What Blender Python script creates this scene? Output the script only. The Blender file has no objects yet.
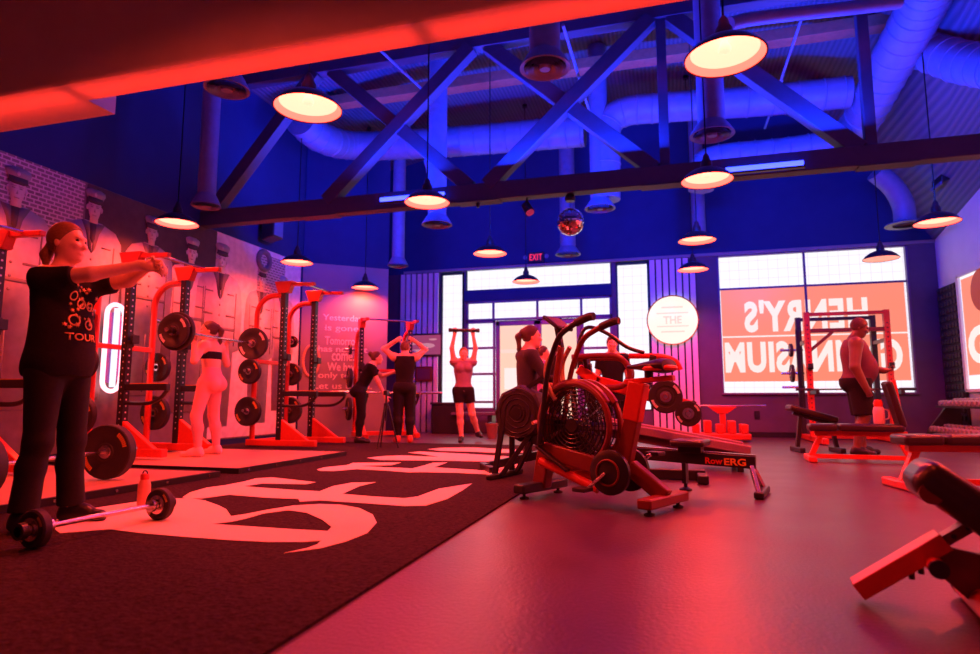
import bpy, bmesh, math, random
import numpy as np
from mathutils import Vector, Matrix, Euler
from mathutils.bvhtree import BVHTree
random.seed(7)
scn = bpy.context.scene
COL = scn.collection
PI = math.pi
V = Vector
# ------------------------------------------------------------------ camera maths
FPX, CX, CY, CAMH = 620., 490., 327., .72
PITCH = math.atan(73/620.); YAW = math.atan(178/math.hypot(620, 73))
def ray(px, py):
    x = (px-CX)/FPX; z = -(py-CY)/FPX
    y2 = math.cos(PITCH)-z*math.sin(PITCH); z2 = math.sin(PITCH)+z*math.cos(PITCH)
    return V((x*math.cos(YAW)-y2*math.sin(YAW), x*math.sin(YAW)+y2*math.cos(YAW), z2))
O = V((0, 0, CAMH))
def fl(px, py, z=0.):
    r = ray(px, py); return O+r*((z-CAMH)/r.z)
def atY(px, py, Y):
    r = ray(px, py); return O+r*(Y/r.y)
def atX(px, py, X):
    r = ray(px, py); return O+r*(X/r.x)
def atD(px, py, D):
    return O+ray(px, py)*D
cam = bpy.data.cameras.new('camera'); camo = bpy.data.objects.new('camera', cam); COL.objects.link(camo)
camo.location = O; camo.rotation_euler = (PI/2+PITCH, 0, YAW)
cam.sensor_width = 36; cam.lens = FPX/980*36; cam.clip_end = 100; cam.clip_start = .02
cam.dof.use_dof = True; cam.dof.focus_distance = 4.7; cam.dof.aperture_fstop = 1.8
scn.camera = camo
scn.view_settings.view_transform = 'Standard'; scn.view_settings.look = 'None'
scn.view_settings.exposure = 0; scn.view_settings.gamma = 1
scn.view_settings.use_curve_mapping = False
scn.cycles.max_bounces = 6; scn.cycles.diffuse_bounces = 4; scn.cycles.glossy_bounces = 3
scn.cycles.use_light_tree = True
scn.cycles.sample_clamp_indirect = 6; scn.cycles.caustics_reflective = False
# ------------------------------------------------------------------ materials
def mat(name, col, rough=.5, metal=0, emit=None, es=1., noise=None, spec=.5, bump=None, alpha=None):
    m = bpy.data.materials.new(name); m.use_nodes = True
    nt = m.node_tree; b = nt.nodes['Principled BSDF']
    b.inputs['Base Color'].default_value = (*col, 1); b.inputs['Roughness'].default_value = rough
    b.inputs['Metallic'].default_value = metal; b.inputs['Specular IOR Level'].default_value = spec
    if emit:
        b.inputs['Emission Color'].default_value = (*emit, 1); b.inputs['Emission Strength'].default_value = es
    sc, amt = noise or (40, .12)
    if amt > 0:
        tc = nt.nodes.new('ShaderNodeTexCoord'); nz = nt.nodes.new('ShaderNodeTexNoise')
        nz.inputs['Scale'].default_value = sc; nz.inputs['Detail'].default_value = 3
        nt.links.new(tc.outputs['Object'], nz.inputs['Vector'])
        r = nt.nodes.new('ShaderNodeMapRange'); r.inputs[3].default_value = 1-amt*2; r.inputs[4].default_value = 1+amt*2
        nt.links.new(nz.outputs['Fac'], r.inputs[0])
        mx = nt.nodes.new('ShaderNodeVectorMath'); mx.operation = 'SCALE'; mx.inputs[0].default_value = col
        nt.links.new(r.outputs[0], mx.inputs['Scale']); nt.links.new(mx.outputs[0], b.inputs['Base Color'])
        if bump:
            bp = nt.nodes.new('ShaderNodeBump'); bp.inputs['Strength'].default_value = bump; bp.inputs['Distance'].default_value = .01
            nt.links.new(nz.outputs['Fac'], bp.inputs['Height']); nt.links.new(bp.outputs[0], b.inputs['Normal'])
    return m
M = {}
M['rubber'] = mat('rubber_floor', (.5, .46, .5), .42, noise=(55, .22), bump=.25)
M['turf'] = mat('turf', (.042, .024, .026), .95, noise=(48, .5), spec=.1, bump=1.)
M['paint'] = mat('turf_paint', (.92, .80, .60), .85, noise=(120, .1), spec=.1)
M['navy'] = mat('navy_wall', (.022, .05, .17), .75, noise=(3, .06), spec=.2)
M['grey'] = mat('grey_wall', (.30, .29, .31), .7, noise=(4, .04))
M['plum'] = mat('plum_wall', (.12, .08, .13), .55, noise=(5, .08))
M['white'] = mat('white_wall', (.86, .85, .9), .6, noise=(5, .03))
M['soffit'] = mat('soffit', (.62, .58, .56), .8, noise=(3, .05), spec=.1)
M['red'] = mat('red_powdercoat', (.72, .055, .03), .32, noise=(30, .06))
M['darkred'] = mat('dark_red_paint', (.20, .03, .022), .35, noise=(30, .08))
M['black'] = mat('black_metal', (.022, .02, .024), .35, noise=(30, .15))
M['blackp'] = mat('black_plastic', (.03, .025, .03), .5, noise=(60, .15))
M['rubberb'] = mat('black_rubber', (.03, .026, .028), .6, noise=(80, .2))
M['vinyl'] = mat('black_vinyl', (.035, .02, .022), .32, noise=(50, .12))
M['steel'] = mat('steel', (.7, .68, .68), .25, 1, noise=(50, .05))
M['galv'] = mat('duct_metal', (.17, .22, .36), .5, .1, noise=(8, .12))
M['trussm'] = mat('truss_paint', (.05, .06, .12), .55, noise=(10, .1))
M['wood'] = mat('platform_wood', (.62, .42, .25), .4, noise=(6, .1))
M['plank'] = mat('roof_wood', (.5, .2, .09), .7, noise=(12, .15))
M['whitep'] = mat('white_mark', (.85, .82, .8), .5, noise=(30, .03))
M['orange'] = mat('orange_decal', (.85, .38, .06), .4, noise=(30, .05))
M['gold'] = mat('gold_print', (.8, .42, .12), .6, noise=(60, .2))
M['lampout'] = mat('lamp_enamel', (.05, .03, .035), .3, noise=(20, .1))
M['lampin'] = mat('lamp_inside', (.9, .5, .4), .5, emit=(1, .062, .04), es=14, noise=(20, 0))
M['lampedge'] = mat('lamp_lip_bloom', (.9, .4, .3), .5, emit=(1, .06, .045), es=5, noise=(20, 0))  # red bloom round the lamp mouth, put into the lip's emission
M['lampdim'] = mat('lamp_inside_dim', (.9, .5, .4), .5, emit=(1, .33, .25), es=1.1, noise=(20, 0))
M['led'] = mat('led_blue', (.2, .3, .9), .4, emit=(.02, .035, 1), es=9, noise=(20, 0))
M['pane'] = None
M['skin'] = mat('skin', (.88, .53, .38), .45, noise=(60, .04))
M['skind'] = mat('skin_dark', (.19, .095, .065), .4, noise=(60, .05))
M['hair'] = mat('hair_blond', (.26, .12, .05), .5, noise=(90, .25))
M['hairb'] = mat('hair_brown', (.10, .045, .03), .5, noise=(90, .25))
def strands(m):
    N, L = m.node_tree.nodes, m.node_tree.links; tc = N.new('ShaderNodeTexCoord'); w = N.new('ShaderNodeTexWave'); w.bands_direction = 'Z'
    w.inputs['Scale'].default_value = 42; w.inputs['Distortion'].default_value = 3; w.inputs['Detail'].default_value = 2
    bp = N.new('ShaderNodeBump'); bp.inputs['Strength'].default_value = .35; bp.inputs['Distance'].default_value = .01
    L.new(tc.outputs['Object'], w.inputs[0]); L.new(w.outputs['Fac'], bp.inputs['Height']); L.new(bp.outputs[0], N['Principled BSDF'].inputs['Normal'])
strands(M['hair']); strands(M['hairb'])
M['eye'] = mat('eye', (.04, .03, .03), .2, noise=(10, 0))
M['tee'] = mat('black_cotton', (.02, .017, .018), .9, noise=(70, .2), spec=.2)
M['legg'] = mat('black_leggings', (.016, .013, .014), .7, noise=(70, .2), spec=.25)
M['pink'] = mat('pink_leggings', (.85, .42, .42), .7, noise=(60, .06))
M['purple'] = mat('purple_cotton', (.35, .12, .5), .8, noise=(60, .1))
M['mauve'] = mat('mauve_cotton', (.33, .20, .26), .8, noise=(60, .1))
M['maroon'] = mat('maroon_cotton', (.16, .05, .085), .8, noise=(60, .1))
M['wtank'] = mat('white_cotton', (.75, .75, .8), .8, noise=(60, .05))
M['bottle'] = mat('bottle_orange', (.85, .35, .2), .3, noise=(30, .05))
M['bottlew'] = mat('bottle_pink', (.85, .55, .55), .3, noise=(30, .05))
M['darktop'] = mat('charcoal_knit', (.055, .045, .06), .8, noise=(70, .15))
M['iron'] = mat('cast_grey', (.34, .32, .34), .35, noise=(40, .1))
M['mirror'] = mat('mirror_tile', (.9, .9, .9), .08, 1, noise=(20, 0))
M['terra'] = mat('planter', (.3, .14, .1), .6, noise=(20, .1))

def nodes_of(m): return m.node_tree.nodes, m.node_tree.links
def pane_mat(name, col, es, grid=True, sc=(5.5, 5.5)):
    """back-lit frosted glass with a faint mesh"""
    m = mat(name, (.03, .03, .03), .3, spec=.2, emit=col, es=es, noise=(1, 0)); N, L = nodes_of(m)
    if grid:
        tc = N.new('ShaderNodeTexCoord'); br = N.new('ShaderNodeTexBrick'); mp = N.new('ShaderNodeMapping')
        mp.inputs['Rotation'].default_value = (PI/2, 0, 0)
        L.new(tc.outputs['Object'], mp.inputs[0]); L.new(mp.outputs[0], br.inputs[0])
        br.offset = 0; br.inputs['Scale'].default_value = sc[0]; br.inputs['Brick Width'].default_value = 1; br.inputs['Row Height'].default_value = 1
        br.inputs['Mortar Size'].default_value = .05; br.inputs['Mortar Smooth'].default_value = .6
        br.inputs['Color1'].default_value = br.inputs['Color2'].default_value = (*[c for c in col], 1)
        br.inputs['Mortar'].default_value = (*[c*.8 for c in col], 1)
        L.new(br.outputs[0], N['Principled BSDF'].inputs['Emission Color'])
    return m
M['pane'] = pane_mat('window_daylight', (.95, .9, 1), 1.12)
M['glow'] = pane_mat('door_daylight', (1, .62, .46), 1.05, False)
M['banner'] = pane_mat('banner_film', (1, .27, .17), 1.0, False)
M['bannerw'] = pane_mat('banner_white', (1, .82, .78), 1.05, False)
M['bannerd'] = pane_mat('banner_dark', (.5, .06, .04), .8, False)
M['sign'] = pane_mat('round_sign', (1, .9, .78), 1.1, False)
M['signp'] = pane_mat('round_sign_print', (1, .70, .60), 1.0, False)
M['exit'] = pane_mat('exit_red', (1, .03, .08), 1.3, False)
M['neon'] = pane_mat('neon_tube', (1, .35, .42), 3.2, False)
M['neonw'] = pane_mat('neon_white', (.8, .85, 1), 1.2, False)
M['screen'] = pane_mat('screen_pink', (.55, .08, .22), .6, False)
M['cloud'] = pane_mat('screen_light', (1, .35, .5), .6, False)
# deck: corrugated
def deck_mat():
    m = mat('roof_deck', (.12, .14, .22), .6, noise=(2, 0)); N, L = nodes_of(m); b = N['Principled BSDF']
    tc = N.new('ShaderNodeTexCoord'); w = N.new('ShaderNodeTexWave'); w.wave_type = 'BANDS'; w.bands_direction = 'X'
    w.inputs['Scale'].default_value = 4.5; w.inputs['Distortion'].default_value = .1
    L.new(tc.outputs['Object'], w.inputs[0])
    cr = N.new('ShaderNodeValToRGB'); cr.color_ramp.elements[0].color = (.10, .12, .18, 1); cr.color_ramp.elements[1].color = (.16, .17, .25, 1)
    L.new(w.outputs['Fac'], cr.inputs[0]); L.new(cr.outputs[0], b.inputs['Base Color'])
    bp = N.new('ShaderNodeBump'); bp.inputs['Strength'].default_value = .4; bp.inputs['Distance'].default_value = .03
    L.new(w.outputs['Fac'], bp.inputs['Height']); L.new(bp.outputs[0], b.inputs['Normal'])
    return m
M['deck'] = deck_mat()
def rubber_tiles():
    m = M['rubber']; N, L = nodes_of(m); b = N['Principled BSDF']
    tc = N.new('ShaderNodeTexCoord')
    n1 = N.new('ShaderNodeTexNoise'); n1.inputs['Scale'].default_value = 160; n1.inputs['Detail'].default_value = 2
    n2 = N.new('ShaderNodeTexNoise'); n2.inputs['Scale'].default_value = 1.6; n2.inputs['Detail'].default_value = 4
    for n in (n1, n2): L.new(tc.outputs['Object'], n.inputs['Vector'])
    cr = N.new('ShaderNodeValToRGB'); e = cr.color_ramp.elements
    e[0].position = .35; e[0].color = (.065, .030, .058, 1); e[1].position = .72; e[1].color = (.15, .075, .135, 1)
    L.new(n1.outputs['Fac'], cr.inputs[0]); L.new(cr.outputs[0], b.inputs['Base Color'])
    mr = N.new('ShaderNodeMapRange'); mr.inputs[3].default_value = .24; mr.inputs[4].default_value = .44
    L.new(n2.outputs['Fac'], mr.inputs[0]); L.new(mr.outputs[0], b.inputs['Roughness'])
rubber_tiles()
def brick_mat():
    m = mat('mural_brick', (.3, .3, .3), .8, noise=(2, 0)); N, L = nodes_of(m)
    tc = N.new('ShaderNodeTexCoord'); mp = N.new('ShaderNodeMapping'); mp.inputs['Rotation'].default_value = (0, PI/2, 0)
    sx = N.new('ShaderNodeSeparateXYZ'); cx = N.new('ShaderNodeCombineXYZ')
    L.new(tc.outputs['Object'], sx.inputs[0]); L.new(sx.outputs['Y'], cx.inputs['X']); L.new(sx.outputs['Z'], cx.inputs['Y'])
    br = N.new('ShaderNodeTexBrick'); br.inputs['Scale'].default_value = 5.2
    br.inputs['Color1'].default_value = (.2, .2, .2, 1); br.inputs['Color2'].default_value = (.3, .3, .3, 1); br.inputs['Mortar'].default_value = (.62, .62, .62, 1)
    br.inputs['Mortar Size'].default_value = .045
    L.new(cx.outputs[0], br.inputs[0]); L.new(br.outputs[0], N['Principled BSDF'].inputs['Base Color'])
    return m
M['brick'] = brick_mat()
for i, g in enumerate((.08, .2, .34, .48, .64, .86)):
    M['g%d' % i] = mat('mural_tone_%s' % 'abcdef'[i], (g, g, g*.98), .8, noise=(9, .14))
# ------------------------------------------------------------------ mesh toolkit
class MB:
    def __init__(s): s.v = []; s.f = []; s.marks = []
    def use(s, m): s.marks.append((len(s.f), m)); return s   # later faces take another material
    def add(s, vs, fs):
        o = len(s.v); s.v += [V(a) for a in vs]; s.f += [tuple(i+o for i in f) for f in fs]; return s
    def box(s, lo, hi):
        (a, b, c), (d, e, f) = lo, hi
        return s.add([(a,b,c),(d,b,c),(d,e,c),(a,e,c),(a,b,f),(d,b,f),(d,e,f),(a,e,f)],
                     [(0,3,2,1),(4,5,6,7),(0,1,5,4),(1,2,6,5),(2,3,7,6),(3,0,4,7)])
    def bar(s, p, q, w, h, up=(0,0,1), w2=None, h2=None):
        p, q = V(p), V(q); d = (q-p).normalized(); u = V(up)
        if abs(d.dot(u)) > .97: u = V((1,0,0)) if abs(d.x) < .9 else V((0,1,0))
        r = d.cross(u).normalized(); u = r.cross(d)
        w2 = w2 or w; h2 = h2 or h
        vs = [p+r*a*w/2+u*b*h/2 for a, b in ((-1,-1),(1,-1),(1,1),(-1,1))]+[q+r*a*w2/2+u*b*h2/2 for a, b in ((-1,-1),(1,-1),(1,1),(-1,1))]
        return s.add(vs, [(0,3,2,1)[::-1] if 0 else (3,2,1,0),(4,5,6,7),(0,1,5,4),(1,2,6,5),(2,3,7,6),(3,0,4,7)])
    def tube(s, pts, r, n=10, closed=False):
        pts = [V(p) for p in pts]; rs = r if isinstance(r, (list, tuple)) else [r]*len(pts)
        N = len(pts); o = len(s.v); ref = None
        for i, p in enumerate(pts):
            if closed: d = pts[(i+1) % N]-pts[i-1]
            else: d = pts[min(i+1, N-1)]-pts[max(i-1, 0)]
            d.normalize()
            if ref is None: ref = V((0,0,1)) if abs(d.z) < .9 else V((1,0,0))
            a = d.cross(ref).normalized(); b = a.cross(d); ref = b
            if b.length < 1e-6: ref = V((0,0,1))
            for k in range(n):
                t = 2*PI*k/n; s.v.append(p+(a*math.cos(t)+b*math.sin(t))*rs[i])
        for i in range(N if closed else N-1):
            j = (i+1) % N
            for k in range(n):
                l = (k+1) % n; s.f.append((o+i*n+k, o+i*n+l, o+j*n+l, o+j*n+k))
        if not closed:
            s.f.append(tuple(o+k for k in range(n))[::-1]); s.f.append(tuple(o+(N-1)*n+k for k in range(n)))
        return s
    def cyl(s, p, q, r, r2=None, n=16): return s.tube([p, q], [r, r2 if r2 is not None else r], n)
    def lathe(s, prof, n=24, org=(0,0,0), axis=(0,0,1)):
        """prof: list of (radius, along axis)"""
        ax = V(axis).normalized(); ref = V((1,0,0)) if abs(ax.x) < .9 else V((0,1,0))
        a = ax.cross(ref).normalized(); b = ax.cross(a); org = V(org); o = len(s.v)
        for r, z in prof:
            for k in range(n):
                t = 2*PI*k/n; s.v.append(org+ax*z+(a*math.cos(t)+b*math.sin(t))*max(r, 1e-4))
        for i in range(len(prof)-1):
            for k in range(n):
                l = (k+1) % n; s.f.append((o+i*n+k, o+i*n+l, o+(i+1)*n+l, o+(i+1)*n+k))
        return s
    def prism(s, poly, off, frame=None):
        """extrude a 3D polygon by vector off"""
        P = [V(p) for p in poly]; off = V(off); n = len(P)
        return s.add(P+[p+off for p in P], [tuple(range(n))[::-1], tuple(range(n, 2*n))]+[(i, (i+1) % n, n+(i+1) % n, n+i) for i in range(n)])
    def poly(s, pts): return s.add(pts, [tuple(range(len(pts)))])
    def ell(s, c, r, nu=16, nv=10):
        c = V(c); o = len(s.v)
        for j in range(nv+1):
            p = PI*j/nv
            for i in range(nu):
                t = 2*PI*i/nu; s.v.append(c+V((r[0]*math.sin(p)*math.cos(t), r[1]*math.sin(p)*math.sin(t), r[2]*math.cos(p))))
        for j in range(nv):
            for i in range(nu):
                k = (i+1) % nu; s.f.append((o+j*nu+i, o+(j+1)*nu+i, o+(j+1)*nu+k, o+j*nu+k))
        return s
    def build(s, name, m, parent=None, bevel=0, smooth=35, loc=None, rz=0, solid=0):
        me = bpy.data.meshes.new(name); me.from_pydata([tuple(v) for v in s.v], [], s.f)
        me.materials.append(M[m] if isinstance(m, str) else m)
        for k, (i0, mm) in enumerate(s.marks):
            me.materials.append(M[mm])
            for pl in me.polygons[i0:]: pl.material_index = k+1
        me.validate()
        bm = bmesh.new(); bm.from_mesh(me)
        bmesh.ops.remove_doubles(bm, verts=bm.verts, dist=1e-5)
        bmesh.ops.recalc_face_normals(bm, faces=bm.faces); bm.to_mesh(me); bm.free()
        me.polygons.foreach_set('use_smooth', [True]*len(me.polygons))
        me.set_sharp_from_angle(angle=math.radians(smooth))
        o = bpy.data.objects.new(name, me); COL.objects.link(o)
        if parent: o.parent = parent
        if loc is not None: o.location = loc
        o.rotation_euler.z = rz
        if solid:
            sd = o.modifiers.new('s', 'SOLIDIFY'); sd.thickness = solid; sd.offset = 0
        if bevel:
            b = o.modifiers.new('b', 'BEVEL'); b.width = bevel; b.segments = 5 if bevel >= .03 else 2; b.limit_method = 'ANGLE'; b.angle_limit = math.radians(40)
        return o
def tag(o, label, cat, group=None, kind=None):
    o['label'] = label; o['category'] = cat
    if group: o['group'] = group
    if kind: o['kind'] = kind
    return o
def empty(name, label, cat, loc=(0,0,0), rz=0, group=None):
    o = bpy.data.objects.new(name, None); COL.objects.link(o); o.location = loc; o.rotation_euler = (0,0,rz); o.empty_display_size = .1
    return tag(o, label, cat, group)
def struct(o, label, cat): return tag(o, label, cat, kind='structure')
def copy_tree(o, parent=None):
    c = o.copy(); COL.objects.link(c)
    if parent: c.parent = parent
    for ch in list(o.children): copy_tree(ch, c)
    return c
def lerp(a, b, t): return V(a)*(1-t)+V(b)*t
def smooth_path(P, n=6):
    P = [V(p) for p in P]; out = []
    for i in range(len(P)-1):
        p0, p1, p2, p3 = P[max(i-1,0)], P[i], P[i+1], P[min(i+2, len(P)-1)]
        for k in range(n):
            t = k/n; out.append(.5*((2*p1)+(p2-p0)*t+(2*p0-5*p1+4*p2-p3)*t*t+(3*p1-p0-3*p2+p3)*t**3))
    out.append(P[-1]); return out
def text_mb(body, org, xd, yd, width=None, height=None, depth=.004, bold=0., align='LEFT', spacing=1.):
    """lettering as real geometry: origin lower left, xd reading direction, yd up"""
    cu = bpy.data.curves.new('t', 'FONT'); cu.body = body; cu.size = 1; cu.extrude = .0; cu.offset = bold; cu.align_x = align; cu.space_character = spacing
    cu.resolution_u = 4
    ob = bpy.data.objects.new('t', cu); COL.objects.link(ob)
    bpy.context.view_layer.update()
    me = bpy.data.meshes.new_from_object(ob.evaluated_get(bpy.context.evaluated_depsgraph_get()))
    vs = [v.co.copy() for v in me.vertices]; fs = [tuple(p.vertices) for p in me.polygons]
    bpy.data.objects.remove(ob); bpy.data.curves.remove(cu); bpy.data.meshes.remove(me)
    x0 = min(v.x for v in vs); x1 = max(v.x for v in vs); y0 = min(v.y for v in vs); y1 = max(v.y for v in vs)
    sx = width/(x1-x0) if width else None; sy = height/(y1-y0) if height else None
    sx = sx or sy; sy = sy or sx
    ox = {'LEFT': x0, 'CENTER': (x0+x1)/2, 'RIGHT': x1}[align]
    org, xd, yd = V(org), V(xd).normalized(), V(yd).normalized()
    b = MB(); b.add([org+xd*(v.x-ox)*sx+yd*(v.y-y0)*sy for v in vs], fs)
    return b
def circ(c, r, a, b, n=24):
    c, a, b = V(c), V(a), V(b); return [c+a*math.cos(2*PI*k/n)*r+b*math.sin(2*PI*k/n)*r for k in range(n)]
X_, Y_, Z_ = V((1,0,0)), V((0,1,0)), V((0,0,1))
def area(name, loc, size, size_y, power, col, rot, spread=PI):
    l = bpy.data.lights.new(name, 'AREA'); l.shape = 'RECTANGLE'; l.size = size; l.size_y = size_y; l.energy = power; l.color = col; l.spread = spread
    o = bpy.data.objects.new(name, l); o.location = loc; o.rotation_euler = rot; COL.objects.link(o); return o
# ================================================================== THE SETTING
XL, XR, YB, YF = -6.85, 4.9, 13.2, -2.2
b = MB(); b.box((XL-.1, YF, -.1), (XR+.1, YB+.1, 0)); struct(b.build('floor', 'rubber'), 'dark speckled rubber gym floor with a soft sheen', 'floor')
turf = MB().box((XL+.01, YF+.05, 0), (-1.12, 9.7, .012)).build('turf_mat', 'turf'); tag(turf, 'dark turf lane with big cream letters along the left side', 'turf')
def worldpoly(px): return [(*fl(x, y, .0)[:2], .014) for x, y in px]
S_out = [(283.8,556.3),(319.6,551.5),(346,544.4),(367.4,535.6),(376.6,525),(372.7,517),(359.4,510.4),(340.8,507),(319.6,506.2),(293,507.8),(266.5,512.2),(245,516.5),(231,518.6),(226,511.5),(219,507.8),(204.5,502.5),(192,500.6),(175,500.4),(136,504),(87,511.4),(60,519),(50,528),(60,536),(109,532),(145.7,536.4),(182.5,539.6),(231.4,543.3),(268,545),(303.7,545),(321,543.6),(317,547.5),(306,551.5)]
S_hole = [(212,526.6),(231,524.3),(246,521),(263,516),(287.8,512.5),(306,515),(322,522),(331.5,529.5),(327.6,533.8),(293,532),(256,529.5)]
E_big = [(182.5,499.2),(190,494.3),(207,489.4),(225,487),(243.7,483.3),(256,480),(271.8,479),(315.6,483.9),(306,486),(262,485.2),(243.7,488),(250.6,488.7),(293,491.8),(319.6,493.2),(332.9,487.9),(351.4,484.4),(375.8,483.9),(359.4,487.9),(342,495.8),(372.7,498.5),(404.5,500.3),(417.8,498.5),(439,490.5),(472,485.2),(462.9,491.8),(447,501),(425.7,507.8),(404.5,508.3),(367.4,505.6),(319.6,502.5),(299.7,503.8),(298.4,501),(266.5,499.8),(229,496.7),(202,500.4),(185,500.8)]
E_far = [(316.8,470.9),(324.7,468.7),(347,466.4),(352.8,464.2),(401,463.7),(392,466.4),(360,467.2),(385.3,468.7),(412.3,469.8),(421.2,467.6),(432.5,464.2),(447,463.7),(434,468.7),(460,470.4),(486,472),(502,466.4),(520,462),(526,463),(508.8,473),(490.8,475.9),(457,474.3),(423.5,473.6),(407.8,473.8),(385.3,472),(356,470.5),(333.7,472.5),(320,472.3)]
N_far = [(367,459),(385,457.2),(402,456.6),(440,458.2),(425,455.6),(408,453.6),(420,452.6),(470,455.2),(520,458.5),(526,460.2),(526,463),(480,462.6),(430,461.6),(380,461.2)]
N_top = [(428,450.2),(440,448.9),(470,448.4),(487,449.2),(520,451),(526,453.4),(500,454),(470,452.6),(440,451.8)]
def filled(outer, holes, name, parent):
    bm = bmesh.new(); edges = []
    for ring in [outer]+holes:
        vs = [bm.verts.new(p) for p in worldpoly(ring)]
        edges += [bm.edges.new((vs[i], vs[(i+1) % len(vs)])) for i in range(len(vs))]
    bmesh.ops.triangle_fill(bm, edges=edges, use_beauty=True)
    me = bpy.data.meshes.new(name); bm.to_mesh(me); bm.free(); me.materials.append(M['paint'])
    o = bpy.data.objects.new(name, me); COL.objects.link(o); o.parent = parent
    sd = o.modifiers.new('s', 'SOLIDIFY'); sd.thickness = .003; sd.offset = 0
for ring, holes in ((S_out, [S_hole]), (E_big, []), (E_far, []), (N_far, []), (N_top, [])): filled(ring, holes, 'painted_letter', turf)
# ---- roof: pitched deck, walls
ROOF = [(XL, 6.1), (-4.2, 6.6), (-.8, 6.75), (2.3, 6.55), (3.45, 6.0)]
def rz_right(y): return 3.69+(YB-y)*.212
b = MB(); ys = (YF, 3.4, 7.7, YB+.1)
pts = [[(x, y, z) for x, z in ROOF]+[(XR, y, rz_right(y))] for y in ys]
for j in range(3):
    for i in range(5):
        b.add([pts[j][i], pts[j][i+1], pts[j+1][i+1], pts[j+1][i]], [(0,1,2,3)])
struct(b.build('ceiling', 'deck', smooth=5), 'corrugated metal roof deck lit blue', 'ceiling')
b = MB()
for y in (11.6, 9.55):                                  # purlins crossing under the deck
    b.box((XL+.1, y-.12, 6.0), (3.2, y+.12, 6.18))
o = b.build('ceiling_purlin', 'plank', bevel=.01); struct(o, 'brown timber purlins crossing under the roof deck', 'beam')
T = .15
def wall_poly(name, pts, off, m, label): return struct(MB().prism(pts, off).build(name, m, smooth=10), label, 'wall')
wall_poly('wall_left', [(XL,YF,0),(XL,YB,0),(XL,YB,6.2),(XL,YF,6.2)], (-T,0,0), 'navy', 'navy left wall above the mural')
wall_poly('wall_right', [(XR,YF,0),(XR,YB,0),(XR,YB,rz_right(YB)+.03),(XR,YF,rz_right(YF)+.03)], (T,0,0), 'white', 'pale right wall')
wall_poly('wall_front', [(XL,YF,0),(XR,YF,0),(XR,YF,6.8),(XL,YF,6.8)], (0,-T,0), 'grey', 'grey wall behind the camera')
def bw(px, py): return atY(px, py, YB)
HZ = 3.64
b = MB(); b.prism([(XL,YB,HZ),(XR,YB,HZ),(XR,YB,3.75),(3.45,YB,6.1),(2.3,YB,6.6),(-.8,YB,6.85),(-4.2,YB,6.7),(XL,YB,6.2)], (0,T,0))
for x0, x1, z0, z1 in ((XL,-4.93,0,HZ),(-4.93,-4.36,0,.52),(-.31,1.04,0,HZ),(1.04,4.44,0,.84),(4.44,XR,0,HZ),(-1.08,-.98,0,HZ),(-4.42,-4.34,0,HZ),(-.98,-.31,0,.5)):
    b.box((x0,YB,z0),(x1,YB+T,z1))
o = b.build('wall_back', 'plum', smooth=10); struct(o, 'back wall, navy above and plum around the windows', 'wall')
o.data.materials.append(M['navy'])
for p in o.data.polygons:
    if p.center.z > 3.64: p.material_index = 1
# blue header strip with pale ledge
struct(MB().box((XL+1, YB-.05, 3.64),(XR-.01, YB-.001, 3.70)).build('trim_1','grey'), 'pale ledge above the windows', 'trim')
struct(MB().box((1.04, YB-.02, 0),(4.44, YB-.001, .1)).build('baseboard_back','black'), 'black baseboard under the banner window', 'baseboard')
# diagonal quotation wall
A, B = V((-6.83,10.53,0)), V((-5.50,11.6,0)); dw = (B-A).normalized(); nw = V((dw.y,-dw.x,0))
b = MB(); b.prism([A, B, B+Z_*3.42, A+Z_*3.42], -nw*.18); struct(b.build('wall_corner','grey',smooth=10), 'grey angled wall carrying the white quotation', 'wall')
b = MB(); b.prism([A+Z_*3.421, B+Z_*3.421, B+Z_*6.5, A+Z_*6.4], -nw*.18); struct(b.build('wall_corner_upper','navy',smooth=10), 'navy wall above the grey angled wall', 'wall')
qt = empty('wall_lettering', 'white serif quotation painted on the grey angled wall', 'lettering', A+dw*.9+nw*.004)
for ln, (px, py) in zip(('Yesterday', 'is gone.', 'Tomorrow', 'has not yet', 'come.', 'We have', 'only today.', 'Let us begin.'), ((343,323),(343,333),(343,345),(343,354),(343,361),(343,371),(343,380),(343,391))):
    # hit the wall plane along the view ray
    r = ray(px, py); t = (A-O).dot(nw)/r.dot(nw); P = O+r*t
    h = .13 if ln in ('Yesterday','Tomorrow','We have','Let us begin.') else .12
    loc = P+nw*.006-qt.location
    text_mb(ln, loc, dw, Z_, height=h*1.25, width=.088*len(ln)*1.0, bold=.012, align='CENTER').build('text_line','whitep',qt)
plq = empty('wall_plaque', 'oval wood framed plaque on the grey wall beside the quotation', 'plaque')
r = ray(311,361); P = O+r*((A-O).dot(nw)/r.dot(nw)); plq.location = P
MB().prism([nw*.0+dw*math.cos(t)*.15+Z_*math.sin(t)*.30 for t in [2*PI*k/28 for k in range(28)]], nw*.03).build('panel','plum',plq)
MB().tube([nw*.03+dw*math.cos(t)*.15+Z_*math.sin(t)*.30 for t in [2*PI*k/28 for k in range(28)]], .025, 8, True).build('frame','wood',plq)
for px, py, lb in ((313,424,'small black wall outlet low on the grey angled wall'),):
    r = ray(px,py); P = O+r*((A-O).dot(nw)/r.dot(nw)); o = empty('wall_outlet', lb, 'outlet', P)
    MB().bar(nw*0-Z_*.07, nw*0+Z_*.07, .09, .02, nw).build('cover','black',o,bevel=.004); MB().box((-.02,-.03,-.03),(.02,.02,.03)).build('socket','blackp',o)
o = empty('wall_outlet','small black wall outlet below the banner window','outlet',bw(757,415)+V((0,-.01,0)))
MB().box((-.05,-.01,-.08),(.05,.005,.08)).build('cover','black',o,bevel=.004); MB().box((-.02,-.02,-.04),(.02,-.01,.04)).build('socket','blackp',o)
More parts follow.
